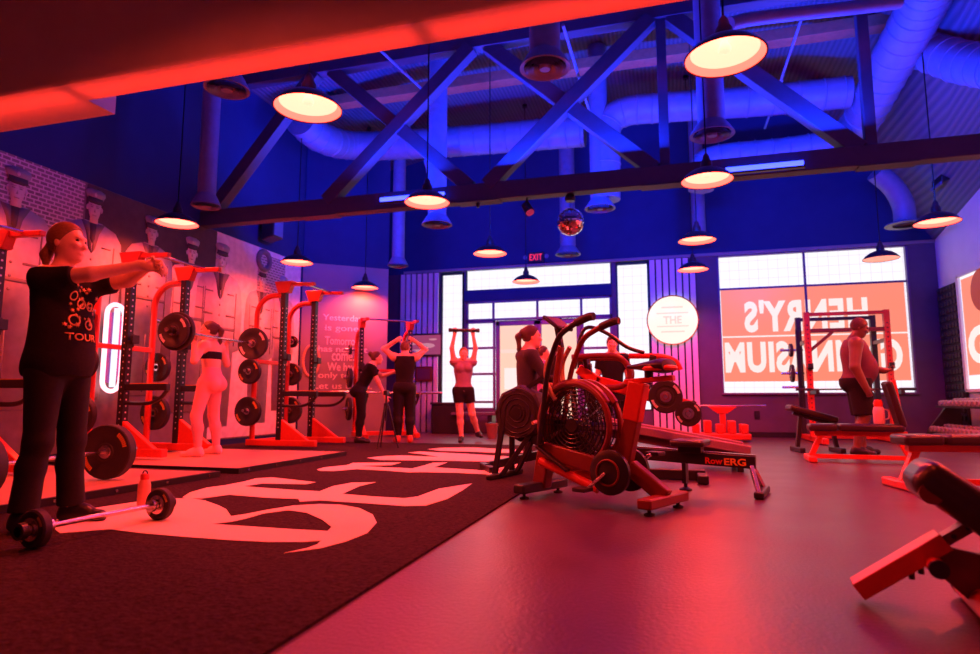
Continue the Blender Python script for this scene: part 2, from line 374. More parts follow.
# ---- mural
mu = empty('wall_mural', 'black-and-white photo mural of uniformed men on the left wall', 'mural', (XL, 6, 0))
def my(px, py, off=.012):
    p = atX(px, py, XL); return V((off, p.y-6, p.z))
b = MB().box((.0,-4.5,.1),(.008,4.48,3.40)); b.build('backdrop','g1',mu)
MB().box((.008,-4.5,2.2),(.011,-.25,3.395)).build('brick_print','brick',mu)
MB().box((.008,2.1,.12),(.011,4.47,3.395)).build('pale_print','g5',mu)
MB().box((.008,-.22,1.2),(.0105,2.09,3.395)).build('dark_print','g0',mu)  # darker grey area of the mural print
MB().box((.011,3.15,2.0),(.013,3.95,3.3)).build('brick_print','brick',mu)
def figure(yc, ztop, sc, tone, off, face='g4', capt='g3', wide=1.):
    """one standing man in a peaked cap, printed flat on the mural"""
    h = ztop; x = off; b = MB(); hs = .78
    def P(l, dx=0, head=False):
        k = sc*(hs if head else 1); return [V((x+dx, yc-6+a*k*wide, h+c*k)) for a, c in l]
    b.poly(P([(-.13,-.46),(-.36,-.54),(-.46,-.68),(-.50,-1.1),(-.47,-1.65),(-.33,-1.7),(-.33,-1.9),(-.28,-2.85),(.28,-2.85),(.33,-1.9),(.33,-1.7),(.47,-1.65),(.50,-1.1),(.46,-.68),(.36,-.54),(.13,-.46)][::-1]))
    b.use('g1')
    b.poly(P([(-.03,-.48),(-.18,-.47),(-.10,-.62),(-.05,-.84),(.0,-.90)], .003)); b.poly(P([(.03,-.48),(.18,-.47),(.10,-.62),(.05,-.84),(.0,-.90)], .003))
    for s in (-1,1):
        b.poly(P([(s*.33,-1.12),(s*.14,-1.12),(s*.14,-1.15),(s*.33,-1.15)],.003)); b.poly(P([(s*.30,-.78),(s*.15,-.78),(s*.15,-.80),(s*.30,-.80)],.003)); b.poly(P([(s*.34,-.75),(s*.36,-.75),(s*.35,-1.6),(s*.33,-1.6)],.003))
    b.poly(P([(-.33,-1.32),(.33,-1.32),(.33,-1.37),(-.33,-1.37)],.003)); b.poly(P([(-.01,-1.9),(.01,-1.9),(.012,-2.8),(-.012,-2.8)],.003))
    for k in range(4): b.poly(P([(.02*math.cos(t),-.98-.16*k+.02*math.sin(t)) for t in [2*PI*i/8 for i in range(8)]], .004))
    b.use('g0'); b.poly(P([(-.05,-.47),(.05,-.47),(.035,-.7),(0,-.76),(-.035,-.7)], .004))
    b.use(face); b.poly(P([(.135*math.cos(t)*(1 if math.sin(t)>0 else .88), -.36+.22*math.sin(t)) for t in [2*PI*i/24 for i in range(24)]], .006, True)); b.poly(P([(-.075,-.45),(.075,-.45),(.085,-.62),(-.085,-.62)], .005, True))
    for s in (-1,1): b.poly(P([(s*.14+.025*math.cos(t),-.36+.05*math.sin(t)) for t in [2*PI*i/10 for i in range(10)]], .005, True))
    b.use('g2')
    for sx in (-.055,.055):
        b.poly(P([(sx+.03*math.cos(t),-.335+.012*math.sin(t)) for t in [2*PI*i/10 for i in range(10)]], .008, True)); b.poly(P([(sx-.04,-.30),(sx+.04,-.30),(sx+.035,-.312),(sx-.035,-.312)], .008, True))
    b.poly(P([(-.045,-.475),(.045,-.475),(.035,-.49),(-.035,-.49)],.008, True)); b.poly(P([(.005,-.36),(.022,-.425),(-.018,-.425)],.008, True)); b.poly(P([(.06,-.52),(.12,-.42),(.115,-.36),(.13,-.40)],.008, True))
    b.use(capt); b.poly(P([(-.15,-.20),(-.20,-.10),(-.19,-.05),(-.10,-.015),(.10,-.015),(.19,-.05),(.20,-.10),(.15,-.20)][::-1], .008, True))
    b.use('g0'); b.poly(P([(-.145,-.165),(-.15,-.215),(-.165,-.25),(-.08,-.275),(.08,-.275),(.165,-.25),(.15,-.215),(.145,-.165)], .010, True))
    b.use('g4'); b.poly(P([(.025*math.cos(t),-.11+.035*math.sin(t)) for t in [2*PI*i/10 for i in range(10)]], .011, True))
    b.build('printed_figure', tone, mu, solid=.001, smooth=5)
for px, py, sc, tone, w in ((18,167,1.02,'g3',1.0),(95,189,1.0,'g3',1.),(152,216,.95,'g3',1.),(192,237,1.0,'g4',1.),(222,243,1.12,'g4',1.05),(262,266,1.05,'g4',.9),(283,276,.95,'g4',.9)):
    p = atX(px, py, XL); figure(p.y, p.z, sc*.92, tone, .014+random.random()*.002, 'g4' if tone=='g3' else 'g5', 'g2' if tone=='g3' else 'g3', w)
b = MB(); p = atX(263,258,XL); b.tube([V((.02,p.y-6+.16*math.cos(t),p.z-.05+.16*math.sin(t))) for t in [2*PI*k/20 for k in range(20)]], .05, 8, True); b.build('printed_wreath','g1',mu)
# neon arch light
nn = empty('neon_light', 'glowing stadium-shaped neon tube sign on the mural behind the woman', 'neon sign', (XL+.12, 6.22, 1.38))
st = [V((0,.13*math.cos(t), .42+.13*math.sin(t))) for t in [PI*k/10 for k in range(11)]]+[V((0,-.13*math.cos(t), -.42-.13*math.sin(t))) for t in [PI*k/10 for k in range(11)]]
MB().tube([p*1.0 for p in st], .028, 8, True).build('neon_tube','neon',nn)
MB().prism([p*.82+V((-.03,0,0)) for p in st], (.02,0,0)).build('inner_panel','purple',nn)
MB().tube([V((.02,0,-.5)),V((.02,0,.5))], .035, 8).build('white_tube','neonw',nn)
MB().box((-.1,-.03,-.3),(-.03,.03,.3)).build('bracket','black',nn)
# ---- slat panels
def slats(px0, px1, name, label, xs):
    o = empty(name, label, 'wall panel', ((xs[0]+xs[1])/2, YB-.06, 0)); w = (xs[1]-xs[0])
    MB().box((-w/2,0.02,0),(w/2,.058,3.62)).build('backing','black',o)
    n = 7
    for k in range(n):
        x = -w/2+w*(k+.5)/n; MB().box((x-.05,-.03,0),(x+.05,.02,3.62)).build('slat','whitep',o,bevel=.004)
slats(0,0,'slat_panel','vertical striped slat wall panel left of the entrance behind the notice screen',(-5.92,-4.95))
slats(0,0,'slat_panel','vertical striped slat wall panel behind the round lit sign',(-.30,.63))
tv = empty('wall_screen','dark notice screen with a pink picture on the left slat panel','screen',atY(423,345,YB-.13))
MB().box((-.47,-.02,-.26),(.47,.03,.26)).build('frame','black',tv,bevel=.008); MB().box((-.43,-.026,-.22),(.43,-.02,.22)).build('display','screen',tv)
b = MB()
for x,z,w,h in ((-.25,.05,.28,.1),(.1,-.02,.4,.12),(.25,.12,.2,.05),(-.1,-.13,.5,.06)): b.poly(circ((x,-.028,z),1,(w/2,0,0),(0,0,h/2),12))
b.build('picture','cloud',tv,solid=.002)
nt_ = empty('notice_board','small dark red notice framed below the screen on the slat panel','notice',atY(424,374,YB-.12))
MB().box((-.2,-.015,-.17),(.2,.02,.17)).build('frame','darkred',nt_,bevel=.006); MB().box((-.15,-.02,-.12),(.15,-.015,.12)).build('sheet','maroon',nt_)
rs = empty('round_sign','round glowing cream wall sign on the striped slat panel','sign',atY(672.5,320,YB-.16))
MB().lathe([(0,0),(.48,0),(.5,.02),(.5,.06),(.47,.07),(0,.07)],40,(0,.05,0),(0,-1,0)).build('light_box','sign',rs,smooth=25)
MB().tube(circ((0,-.02,0),.5,X_,Z_,40),.012,8,True).build('rim','red',rs)
b = MB()
for z,w,h in ((.26,.42,.03),(.14,.62,.025),(-.13,.62,.025),(-.24,.46,.03)): b.box((-w/2,-.026,z-h/2),(w/2,-.0205,z+h/2))
b.v += []; b.build('printed_bars','signp',rs)
text_mb('THE', (0,-.026,-.08), X_, Z_, width=.36, height=.16, bold=.03, align='CENTER').build('printed_word','signp',rs)
# ---- windows
def window(idx, x0, x1, z0, z1, m, y=YB+.06, mull=(), rails=(), fr=.05, fm='black'):
    o = empty('window_%d' % idx, 'window', 'window', ((x0+x1)/2, y, (z0+z1)/2)); o['kind'] = 'structure'
    w, h = (x1-x0)/2, (z1-z0)/2
    MB().box((-w,0,-h),(w,.02,h)).build('pane',m,o)
    b = MB(); b.box((-w,-.06,-h),(-w+fr,.03,h)).box((w-fr,-.06,-h),(w,.03,h)).box((-w,-.06,-h),(w,.03,-h+fr)).box((-w,-.06,h-fr),(w,.03,h))
    for x in mull: b.box((x-o.location.x-fr/2,-.05,-h),(x-o.location.x+fr/2,.02,h))
    for z in rails: b.box((-w,-.05,z-o.location.z-fr/2),(w,.02,z-o.location.z+fr/2))
    b.build('window_frame',fm,o,bevel=.006); return o
M['framep'] = mat('purple_frame', (.16,.07,.2), .4, noise=(20,.06))
w = window(1,-4.93,-4.38,.52,3.6,'pane',fr=.03); w['label']='tall narrow daylight window left of the entrance'
w = window(2,-.98,-.31,.5,3.6,'pane',fr=.03); w['label']='tall narrow daylight window right of the entrance'
w = window(3,-4.33,-1.08,3.17,3.72,'pane',fr=.02); w['label']='bright transom window strip above the entrance'
struct(MB().box((-4.36,YB-.04,2.93),(-1.08,YB+.1,3.17)).build('trim_2','navy'),'dark header band over the entrance','trim')
zr = [bw(538,y).z for y in (295,319)]
w = window(4,-4.33,-1.08,zr[1],2.93,'pane',mull=[bw(x,305).x for x in (493,537,581)],fr=.05,fm='framep'); w['label']='row of clear lights above the entrance doors'
w = window(5,-4.33,bw(495,380).x,.5,zr[1],'pane',rails=[bw(480,y).z for y in (348,374,402)],fr=.05,fm='framep'); w['label']='side lights left of the entrance doors'
w = window(6,bw(582,380).x,-1.08,.5,zr[1],'pane',rails=[bw(590,y).z for y in (348,374,402)],fr=.05,fm='framep'); w['label']='side lights right of the entrance doors'
dx0, dxm, dx1 = bw(496,380).x, bw(538,380).x, bw(581,380).x
for i,(a,c) in enumerate(((dx0,dxm),(dxm,dx1))):
    o = empty('door_%d' % (i+1), ('left','right')[i]+' glass entrance door with peach film and a posted flyer', 'door', ((a+c)/2,YB+.05,0)); o['kind']='structure'
    w = (c-a)/2; zt = zr[1]-.03
    MB().box((-w+.06,0,.25),(w-.06,.02,zt-.08)).build('pane','glow',o)
    b = MB(); b.box((-w,-.05,0),(-w+.08,.03,zt)).box((w-.08,-.05,0),(w,.03,zt)).box((-w,-.05,0),(w,.03,.25)).box((-w,-.05,zt-.09),(w,.03,zt)); b.build('door_frame','framep',o,bevel=.006)
    MB().box((-w+.18,-.012,.95),(-w+.55,-.001,1.42)).build('flyer','bannerw',o)
    MB().box((-w+.1,-.012,1.75),(w-.2,-.001,1.83)).build('lettering_strip','signp',o)
    MB().tube([(w*(.78 if i==0 else -.78),-.05,.95),(w*(.78 if i==0 else -.78),-.1,1.0),(w*(.78 if i==0 else -.78),-.1,1.3),(w*(.78 if i==0 else -.78),-.05,1.35)],.015).build('door_handle','steel',o)
struct(MB().box((-4.34,YB-.01,0),(dx0,YB+.14,.5)).box((dx1,YB-.01,0),(-1.08,YB+.14,.5)).build('wall_sill','plum'),'low plum wall under the entrance side lights','wall')
# banner window
wb = empty('window_7','wide window with a coral banner of mirrored white letters','window',((1.04+4.44)/2,YB+.06,(.84+HZ)/2)); wb['kind']='structure'
c = wb.location
zt, zb = bw(810,286).z, bw(810,381).z
MB().box((1.04-c.x,.01,.84-c.z),(4.44-c.x,.03,HZ-c.z)).build('pane','pane',wb)
MB().box((1.10-c.x,-.004,zb-c.z),(4.36-c.x,.009,zt-c.z)).build('banner','banner',wb)
b = MB(); fr=.04
b.box((1.04-c.x,-.08,.84-c.z),(1.04-c.x+fr,.03,HZ-c.z)).box((4.44-c.x-fr,-.08,.84-c.z),(4.44-c.x,.03,HZ-c.z)).box((1.04-c.x,-.08,HZ-.03-c.z),(4.44-c.x,.03,HZ-c.z)).box((1.04-c.x,-.12,.82-c.z),(4.44-c.x,.03,.86-c.z))
xm = bw(809,340).x; b.box((xm-.02-c.x,-.05,.84-c.z),(xm+.02-c.x,.02,HZ-c.z)); b.box((1.04-c.x,-.02,zt-c.z),(4.44-c.x,.02,zt+.04-c.z))
b.build('window_frame','framep',wb,bevel=.005)
MB().box((1.10-c.x,-.012,bw(810,335.5).z-c.z),(4.36-c.x,-.005,bw(810,334).z-c.z)).build('banner_rule','bannerw',wb)
p0 = bw(870,329)-c; p1 = bw(745,329)-c
text_mb("HENRY'S",(p0.x,-.012,p0.z),-X_,Z_,width=p0.x-p1.x,height=(bw(810,296).z-bw(810,329).z),bold=.045,spacing=1.12).build('banner_letters','bannerw',wb)
p0 = bw(905,371)-c; p1 = bw(726,371)-c
text_mb("GYMNASIUM",(p0.x,-.012,p0.z),-X_,Z_,width=p0.x-p1.x,height=(bw(810,340).z-bw(810,372).z),bold=.045,spacing=1.1).build('banner_letters','bannerw',wb)
# right wall window with poster
wr = empty('window_8','right wall window with an orange banner and a white letter G','window',(XR-.01,10.3,1.85)); wr['kind']='structure'
MB().box((-.02,-2.0,-.95),(-.0,2.0,.95)).build('pane','pane',wr)
MB().box((-.03,-1.98,-.72),(-.02,1.9,.9)).build('banner','banner',wr)
MB().poly(circ((-.036,1.15,.62),1,(0,.42,0),(0,0,.36),20)).build('banner_picture','bannerd',wr,solid=.004)
text_mb('G',(-.036,1.82,-.55),-Y_,Z_,width=.75,height=.62,bold=.05).build('banner_letters','bannerw',wr)
b = MB(); b.box((-.06,1.95,-.98),(.005,2.03,.98)).box((-.06,-2.03,-.98),(.005,-1.95,.98)).box((-.06,-2,.95),(.005,2,1.0)).box((-.06,-2,-1.0),(.005,2,-.95)); b.build('window_frame','whitep',wr)
gp = tag(MB().box((XR-.05,12.36,.3),(XR-.005,13.15,2.75)).build('wall_grid','black'),'dark perforated wall panel behind the dumbbell rack','wall panel')
bm = MB()
for k in range(18):
    z = .36+k*.135
    for j in range(6): bm.box((XR-.07,12.40+j*.125,z),(XR-.05,12.49+j*.125,z+.09))
o = bm.build('raised_squares','blackp',gp,bevel=.006)
# ================================================================== OVERHEAD
# red lit soffit beam close to the camera
struct(MB().prism([(XL+.01,3.27,3.0),(XR-.01,3.27,3.0),(XR-.01,3.27,3.9),(XL+.01,3.27,3.9)],(0,.23,0)).build('ceiling_beam','soffit'),'deep pale soffit beam crossing over the camera','beam')
struct(MB().box((XL+.01,3.501,3.0),(-4.2,3.74,3.33)).build('ceiling_soffit_box','soffit'),'short boxed soffit end behind the beam at the left','beam')
struct(MB().box((XL+.01,YF+.01,3.9),(XR-.01,3.5,3.98)).build('ceiling_low','soffit'),'low ceiling above the camera','ceiling')
# truss
YT = 7.8; ZB0, ZB1, ZT0, ZT1 = 3.38, 3.62, 5.58, 5.86
tr = empty('roof_truss','dark timber roof truss with crossed braces spanning the room','truss',(-1,YT,ZB0))
def tp(x,z,y=0): return V((x+1,y,z-ZB0))
MB().box(tp(XL,ZB0,-.09),tp(XR,ZB1,.09)).build('bottom_chord','trussm',tr,bevel=.01)
MB().box(tp(XL,ZT0,-.09),tp(3.4,ZT1,.09)).build('top_chord','trussm',tr,bevel=.01)
NX = [-7.23,-4.80,-2.37,.06,2.34]
def diag(xa,za,xb,zb,y): MB().bar(tp(xa,za,y),tp(xb,zb,y),.17,.19,(0,0,1)).build('brace','trussm',tr,bevel=.008)
lo, hi = ZB1-.03, ZT0+.03
diag(XL+.15,lo,-4.95,hi,-.005)
for i in (1,2): diag(NX[i]+.12,lo,NX[i+1]-.12,hi,-.02); diag(NX[i]+.12,hi,NX[i+1]-.12,lo,.02)
diag(NX[3]+.12,hi,NX[4]-.12,lo,.005)
for x in (.06,2.34): MB().box(tp(x-.06,lo,-.05),tp(x+.06,hi,.05)).build('post','trussm',tr,bevel=.006)
for x in (-4.8,-2.37,.06,2.49):
    MB().box(tp(x-.3,ZB0-.012,-.1),tp(x+.3,ZB0-.001,.1)).build('plate','trussm',tr)
# pendant lamps
LX = [-5.9,-2.6,.47,3.42]; LY = [4.13,6.52,9.13,11.38]; LZ = 3.0
def ceil_z(x):
    for (x0,z0),(x1,z1) in zip(ROOF,ROOF[1:]+[(XR,5.0)]):
        if x0 <= x <= x1: return z0+(z1-z0)*(x-x0)/(x1-x0)
    return 6
prof = [(.262,0),(.258,.012),(.225,.055),(.165,.10),(.10,.128),(.06,.14),(.058,.2),(.04,.23),(.032,.27),(.012,.30)]
def make_lamp():
    o = empty('pendant_lamp','','pendant lamp')
    MB().lathe(prof,32).build('shade','lampout',o,smooth=50)
    MB().lathe([(.222,.048),(.162,.093),(.09,.118),(.001,.122)],32).build('reflector','lampin',o,smooth=60)
    MB().lathe([(.258,.006),(.222,.048)],32).build('reflector_lip','lampedge',o,smooth=60)
    MB().lathe([(.001,.03),(.035,.04),(.045,.065),(.03,.095),(.02,.12)],16).build('bulb','lampin',o,smooth=60)
    MB().tube(circ((0,0,.004),.262,X_,Y_,32),.006,6,True).build('rim','lampout',o)
    return o
L0 = make_lamp(); used = False
lampnames = {(1,0):'black dome pendant lamp hanging nearest the red soffit beam, left of centre',(2,0):'black dome pendant lamp hanging nearest the red soffit beam, right of centre, largest of all',
 (0,1):'black dome pendant lamp over the mural and the rack with the loaded bar',(1,1):'black dome pendant lamp in front of the truss beside the left blue light bar',(2,1):'black dome pendant lamp in front of the truss beside the right blue light bar',
 (0,2):'black dome pendant lamp beside the right end of the mural',(1,2):'black dome pendant lamp left of the exit sign, below the truss',(2,2):'upper of two black dome pendant lamps above the round wall sign',(3,2):'black dome pendant lamp by the pale right wall',
 (0,3):'black dome pendant lamp in front of the white quotation wall',(1,3):'black dome pendant lamp in front of the entrance transom',(2,3):'lower of two black dome pendant lamps above the round wall sign',(3,3):'faint pendant lamp in front of the banner window'}
LPX={(2,0):(725,58),(1,0):(308,109),(0,1):(177,224),(1,1):(427,203),(2,1):(707,181),(0,2):(297,263),(2,2):(697,241),(2,3):(693,270),(3,2):(937,223),(3,3):(881,259),(1,2):(490,254),(1,3):(526,282)}
RED = (1,.055,.022)
def spot_light(name, loc, power, col, ang=165, blend=.6, rad=.05, rot=(0,0,0)):
    l = bpy.data.lights.new(name,'SPOT'); l.energy = power; l.color = col; l.spot_size = math.radians(ang); l.spot_blend = blend; l.shadow_soft_size = rad
    o = bpy.data.objects.new(name,l); o.location = loc; o.rotation_euler = rot; COL.objects.link(o); return o
LP = 315
for j,y in enumerate(LY):
    for i,x in enumerate(LX):
        if (i,j) not in lampnames: 
            if (i,j) in ((0,0),(3,0),(3,1)):
                spot_light('lamp_light',(x,y,LZ+.02),LP,RED)
            continue
        lx, ly, lz = x, y, LZ
        if (i,j) in LPX: lx, ly = fl(*LPX[i,j],LZ)[:2]
        if (i,j) == (0,3): lx, ly, lz = -5.72, 11.0, 2.93
        o = L0 if not used else copy_tree(L0); used = True
        tag(o,lampnames[i,j],'pendant lamp','dome pendant lamps'); o.location = (lx,ly,lz)
        zc = ceil_z(lx)-.05
        MB().cyl((0,0,.29),(0,0,zc-lz),.008,n=6).build('cord','black',o)
        MB().cyl((0,0,zc-lz-.05),(0,0,zc-lz),.05,n=12).build('canopy','black',o)
        if (i,j) == (3,3):
            for ch in o.children:
                if ch.name.split('.')[0] in ('reflector','bulb','reflector_lip'): ch.data = ch.data.copy(); ch.data.materials[0] = M['lampdim']
            continue
        spot_light('lamp_light',(lx,ly,lz+.02),LP,RED)
# rows nearer the camera, outside the frame, light the soffit and the near floor
for x in (-2.6,.47): spot_light('lamp_light',(x,1.7,LZ+.6),LP*.35,RED)
# added red fill lights over the camera, out of view, turned up at the soffit
for x in (-5.6,-2.8,.0,2.8): area('soffit_fill_light',(x,2.75,2.66),2.7,.04,3.2,(1,.03,.015),(math.radians(180-63),0,0),math.radians(15))
# LED bars on the truss
def led(x0,x1,z,label):
    o = empty('light_bar',label,'light bar',((x0+x1)/2,YT-.16,z)); w=(x1-x0)/2
    MB().box((-w,-.03,-.03),(w,.03,.012)).build('housing','black',o,bevel=.005)
    MB().tube([(-w+.02,-.02,.022),(w-.02,-.02,.022)],.034,8).build('tube','led',o)
    for s in (-.7,.7): MB().box((s*w-.015,.03,-.02),(s*w+.015,.07,.02)).build('bracket','black',o)
pl, pr = atY(380,201,YT-.16), atY(446,197,YT-.16); led(pl.x,pr.x,pl.z*.5+pr.z*.5,'glowing blue light bar on the truss behind the left lamp')
pl, pr = atY(724,172,YT-.16), atY(805,166,YT-.16); led(pl.x,pr.x,pl.z*.5+pr.z*.5,'glowing blue light bar on the truss right of the disco ball')
BLUE = (.008,.04,1)
for x in (-3.4,-.4,1.7,-1.6): area('led_light',(x,YT-.25,3.75),1.0,.1,85,BLUE,(math.radians(180+25),0,0))
for x in (-4.6,-2.0,.3,2.4): area('led_light',(x,YT+.35,3.75),1.0,.1,185,BLUE,(math.radians(180-42),0,0))
area('led_light',(-4.2,4.6,3.9),1.,.1,18,BLUE,(PI,0,0)); area('led_light',(3.0,5.2,4.0),1.,.1,12,BLUE,(PI,0,0))
# ducts
def drop(px,py,D,r,top,label,ring=True):
    """vertical duct with a round ceiling diffuser whose centre is seen at (px,py)"""
    p = atD(px,py,D); o = empty('air_diffuser',label,'air diffuser',p)
    MB().lathe([(r*.62,.12),(r*.62,ceil_z(p.x)-p.z-.02)],24).build('duct_pipe','galv',o,smooth=50)
    b = MB(); b.lathe([(r*.62,.14),(r*.75,.1),(r*1.0,.0),(r*1.02,-.015),(r*.86,-.01),(r*.80,.03)],32).build('diffuser_ring','galv',o,smooth=50)
    b = MB()
    for q in (.62,.4): b.lathe([(r*q+.05,-.03),(r*q+.0,.03),(r*q-.02,.03),(r*q+.03,-.035)],28)
    b.lathe([(.001,-.03),(.05,-.03),(.06,.02)],20); b.build('diffuser_cone','galv',o,smooth=50)
    for a in range(3):
        pass
    MB().box((-r*.8,-.008,.03),(r*.8,.008,.045)).box((-.008,-r*.8,.03),(.008,r*.8,.045)).build('spider','black',o)
    return o
drop(545,67,6.0,.24,6.5,'round air diffuser on a dark duct close to the soffit beam, above centre')
drop(712,134,7.3,.25,6.4,'round air diffuser under the right front lamp')
drop(437,224,9.9,.24,6.0,'round air diffuser behind the lamp by the left light bar')
drop(398,265,12.2,.2,5.5,'small round air diffuser above the left slat panel')
drop(600,208,10.3,.25,6.0,'round air diffuser right of the disco ball')
drop(568,254,12.4,.25,5.8,'pale round air diffuser under the disco ball by the exit sign')
drop(699,241,12.2,.22,5.8,'round air diffuser behind the lamp above the round wall sign')
drop(227,88,5.8,.2,6.2,'round air diffuser close to the soffit beam at the left')
drop(206,205,8.0,.18,6.2,'round duct outlet standing off the mural wall by the truss end')
def duct(name,pts,r,label,rib=True,n=18):
    o = empty(name,label,'duct',V(pts[0])); P = [V(p)-V(pts[0]) for p in smooth_path(pts,8)]
    b = MB().tube(P,r,n)
    if rib:
        L = 0; last = P[0]
        for i in range(1,len(P)-1):
            L += (P[i]-last).length; last = P[i]
            if L > .22:
                L = 0; d = (P[i+1]-P[i-1]).normalized(); a = d.cross(V((.3,.2,1))).normalized(); b.tube(circ(P[i],r,a,d.cross(a),n),.014,5,True)
    b.build('pipe','galv',o,smooth=60)
    return o
def dense(pts,n): return [lerp(pts[i],pts[i+1],k/n) for i in range(len(pts)-1) for k in range(n)]+[V(pts[-1])]
YD = 10.4
duct('air_duct',[atY(300,120,8.8),atY(322,138,9.5),atY(360,146,YD),atY(450,142,YD),atY(560,133,YD),atY(585,131,YD)],.27,'long blue round duct crossing behind the truss at the left')
duct('air_duct',[atY(606,200,10.2),atY(606,160,10.2),atY(608,125,10.2),atY(625,112,10.2),atY(660,108,10.2),atY(760,101,10.2),atY(850,92,10.2)],.24,'blue round duct with an elbow crossing behind the truss at the right')
duct('air_duct',[atY(701,190,10.7),atY(703,166,10.7),atY(720,157,10.7),atY(780,151,10.7),atY(850,141,10.7)],.21,'lower blue duct with an elbow above the right light bar')
duct('air_duct',[atD(938,-35,7.0),atD(922,5,7.8),atD(893,60,8.7),atD(868,108,9.6),atD(846,145,10.6)],.29,'large ribbed spiral duct running along the right of the roof')
duct('air_duct',dense([atD(1010,70,7.2),atD(960,62,8.0),atD(925,50,8.6)],3),.25,'dark duct branching off at the upper right corner')
duct('air_duct',[atD(730,24,6.4),atD(760,18,6.5),atD(860,7,6.6),atD(900,2,6.6)],.07,'thin bright blue pipe under the roof at the right',False)
o = duct('air_duct',[atD(876,172,10.6),atD(893,187,10.6),atD(903,205,10.6),atD(905,222,10.6)],.17,'short duct elbow ending in a diffuser over the banner window',False)
p = atD(906,224,10.6)-o.location; MB().lathe([(.16,.05),(.31,.0),(.32,-.02),(.2,-.02)],28,p).build('diffuser_ring','galv',o,smooth=50)
duct('air_duct',[atY(432,160,9.85),atY(436,175,9.8),atY(437,200,9.8)],.15,'pale duct drop feeding the diffuser behind the left light bar',True)
def rod(a,b_,label): 
    o = empty('sprinkler_pipe',label,'pipe',a); MB().cyl((0,0,0),V(b_)-V(a),.02,n=8).build('pipe','galv',o); 
    MB().tube(circ((V(b_)-V(a))*.5,.03,X_,Y_,10),.012,6,True).build('coupling','galv',o)
rod(atD(380,50,8.3),atD(425,92,9.6),'thin sprinkler pipe slanting under the roof at the left')
rod(atD(563,25,7.),atD(592,120,9.8),'thin sprinkler pipe slanting under the roof at the centre')
rod(atD(801,20,8.),atD(765,128,10.5),'thin sprinkler pipe slanting under the roof at the right')
# disco ball
p = atY(570.5,222,YT); bl = empty('disco_ball','mirrored disco ball hanging from the truss','disco ball',p)
b = MB(); R = .178; nv = 22
for j in range(nv):
    p0, p1 = PI*j/nv+.008, PI*(j+1)/nv-.008; nu = max(6,int(44*math.sin((p0+p1)/2)))
    for i in range(nu):
        t0, t1 = 2*PI*i/nu+.008, 2*PI*(i+1)/nu-.008
        q = [V((math.sin(a)*math.cos(t),math.sin(a)*math.sin(t),math.cos(a))) for a,t in ((p0,t0),(p1,t0),(p1,t1),(p0,t1))]
        n = sum(q,V())/4; jit = V((random.uniform(-.03,.03),random.uniform(-.03,.03),random.uniform(-.03,.03)))
        vs = [(v*R+jit*.0+(v-n).dot(jit)*n*.6) for v in q]; b.poly(vs)
b.build('mirror_tiles','mirror',bl,smooth=1)
MB().ell((0,0,0),(R-.006,)*3,20,14).build('core','black',bl,smooth=60)
MB().cyl((0,0,R-.01),(0,0,ZB0-p.z-.07),.006,n=6).build('chain','steel',bl)
MB().lathe([(.001,0),(.06,0),(.07,.04),(.05,.09),(.001,.09)],18,(0,0,ZB0-p.z-.095)).build('motor','black',bl)
# small spotlights on the chord
p = atY(527,205,YT); o = empty('spotlight','small black spotlight on the truss left of the disco ball','spotlight',p)
MB().cyl((-.02,0,.0),(.05,-.05,-.12),.06,.065).build('can','black',o); MB().cyl((.05,-.05,-.12),(.053,-.053,-.125),.055,.055).build('lens','whitep',o); MB().box((-.01,-.01,0),(.01,.01,ZB0-p.z)).build('stem','black',o)
p = atY(478,214,YT); o = empty('roof_hook','small black hook under the truss by the left light bar','hook',(p.x,YT,ZB0)); MB().cyl((0,0,0),(0,0,-.07),.03,.02).build('hook','black',o); 
# speakers
p = atX(261,229,XL); o = empty('wall_speaker','black speaker tilted on the navy wall above the mural','speaker',p+V((.22,0,0)))
MB().prism([(-.1,-.14,-.24),(.14,-.14,-.18),(.14,-.14,.2),(-.1,-.14,.2)],(0,.28,0)).build('cabinet','black',o,bevel=.015); MB().box((-.22,-.03,0),(-.1,.03,.08)).build('bracket','black',o)
MB().box((.141,-.12,-.16),(.15,.12,.18)).build('grille','galv',o)
p = atX(968,172,XR); o = empty('wall_speaker','black speaker with a pale edge high on the right wall','speaker',p+V((-.3,0,0)))
MB().prism([(-.16,-.2,-.2),(.12,-.2,-.1),(.12,-.2,.16),(-.16,-.2,.14)],(0,.4,0)).build('cabinet','black',o,bevel=.015); MB().bar((-.17,-.2,-.21),(-.17,.2,-.21),.03,.05).build('trim_strip','galv',o); MB().box((.12,-.03,-.02),(.3,.03,.06)).build('bracket','black',o)
# exit sign
p = atY(536,257,YB-.06); ex = empty('exit_sign','small red lit exit sign above the entrance','exit sign',p)
MB().box((-.17,-.02,-.11),(.17,.055,.11)).build('housing','black',ex,bevel=.006)
text_mb('EXIT',(0,-.022,-.075),X_,Z_,width=.28,height=.14,bold=.015,spacing=1.15,align='CENTER').build('letters','exit',ex)
for s in (-1,1): MB().lathe([(.001,0),(.05,0),(.035,.05),(.02,.06)],14,(s*.24,-.02,0),(0,1,0)).build('emergency_light','galv',ex); MB().bar((s*.17,0,0),(s*.24,.03,0),.02,.02).build('arm','black',ex)
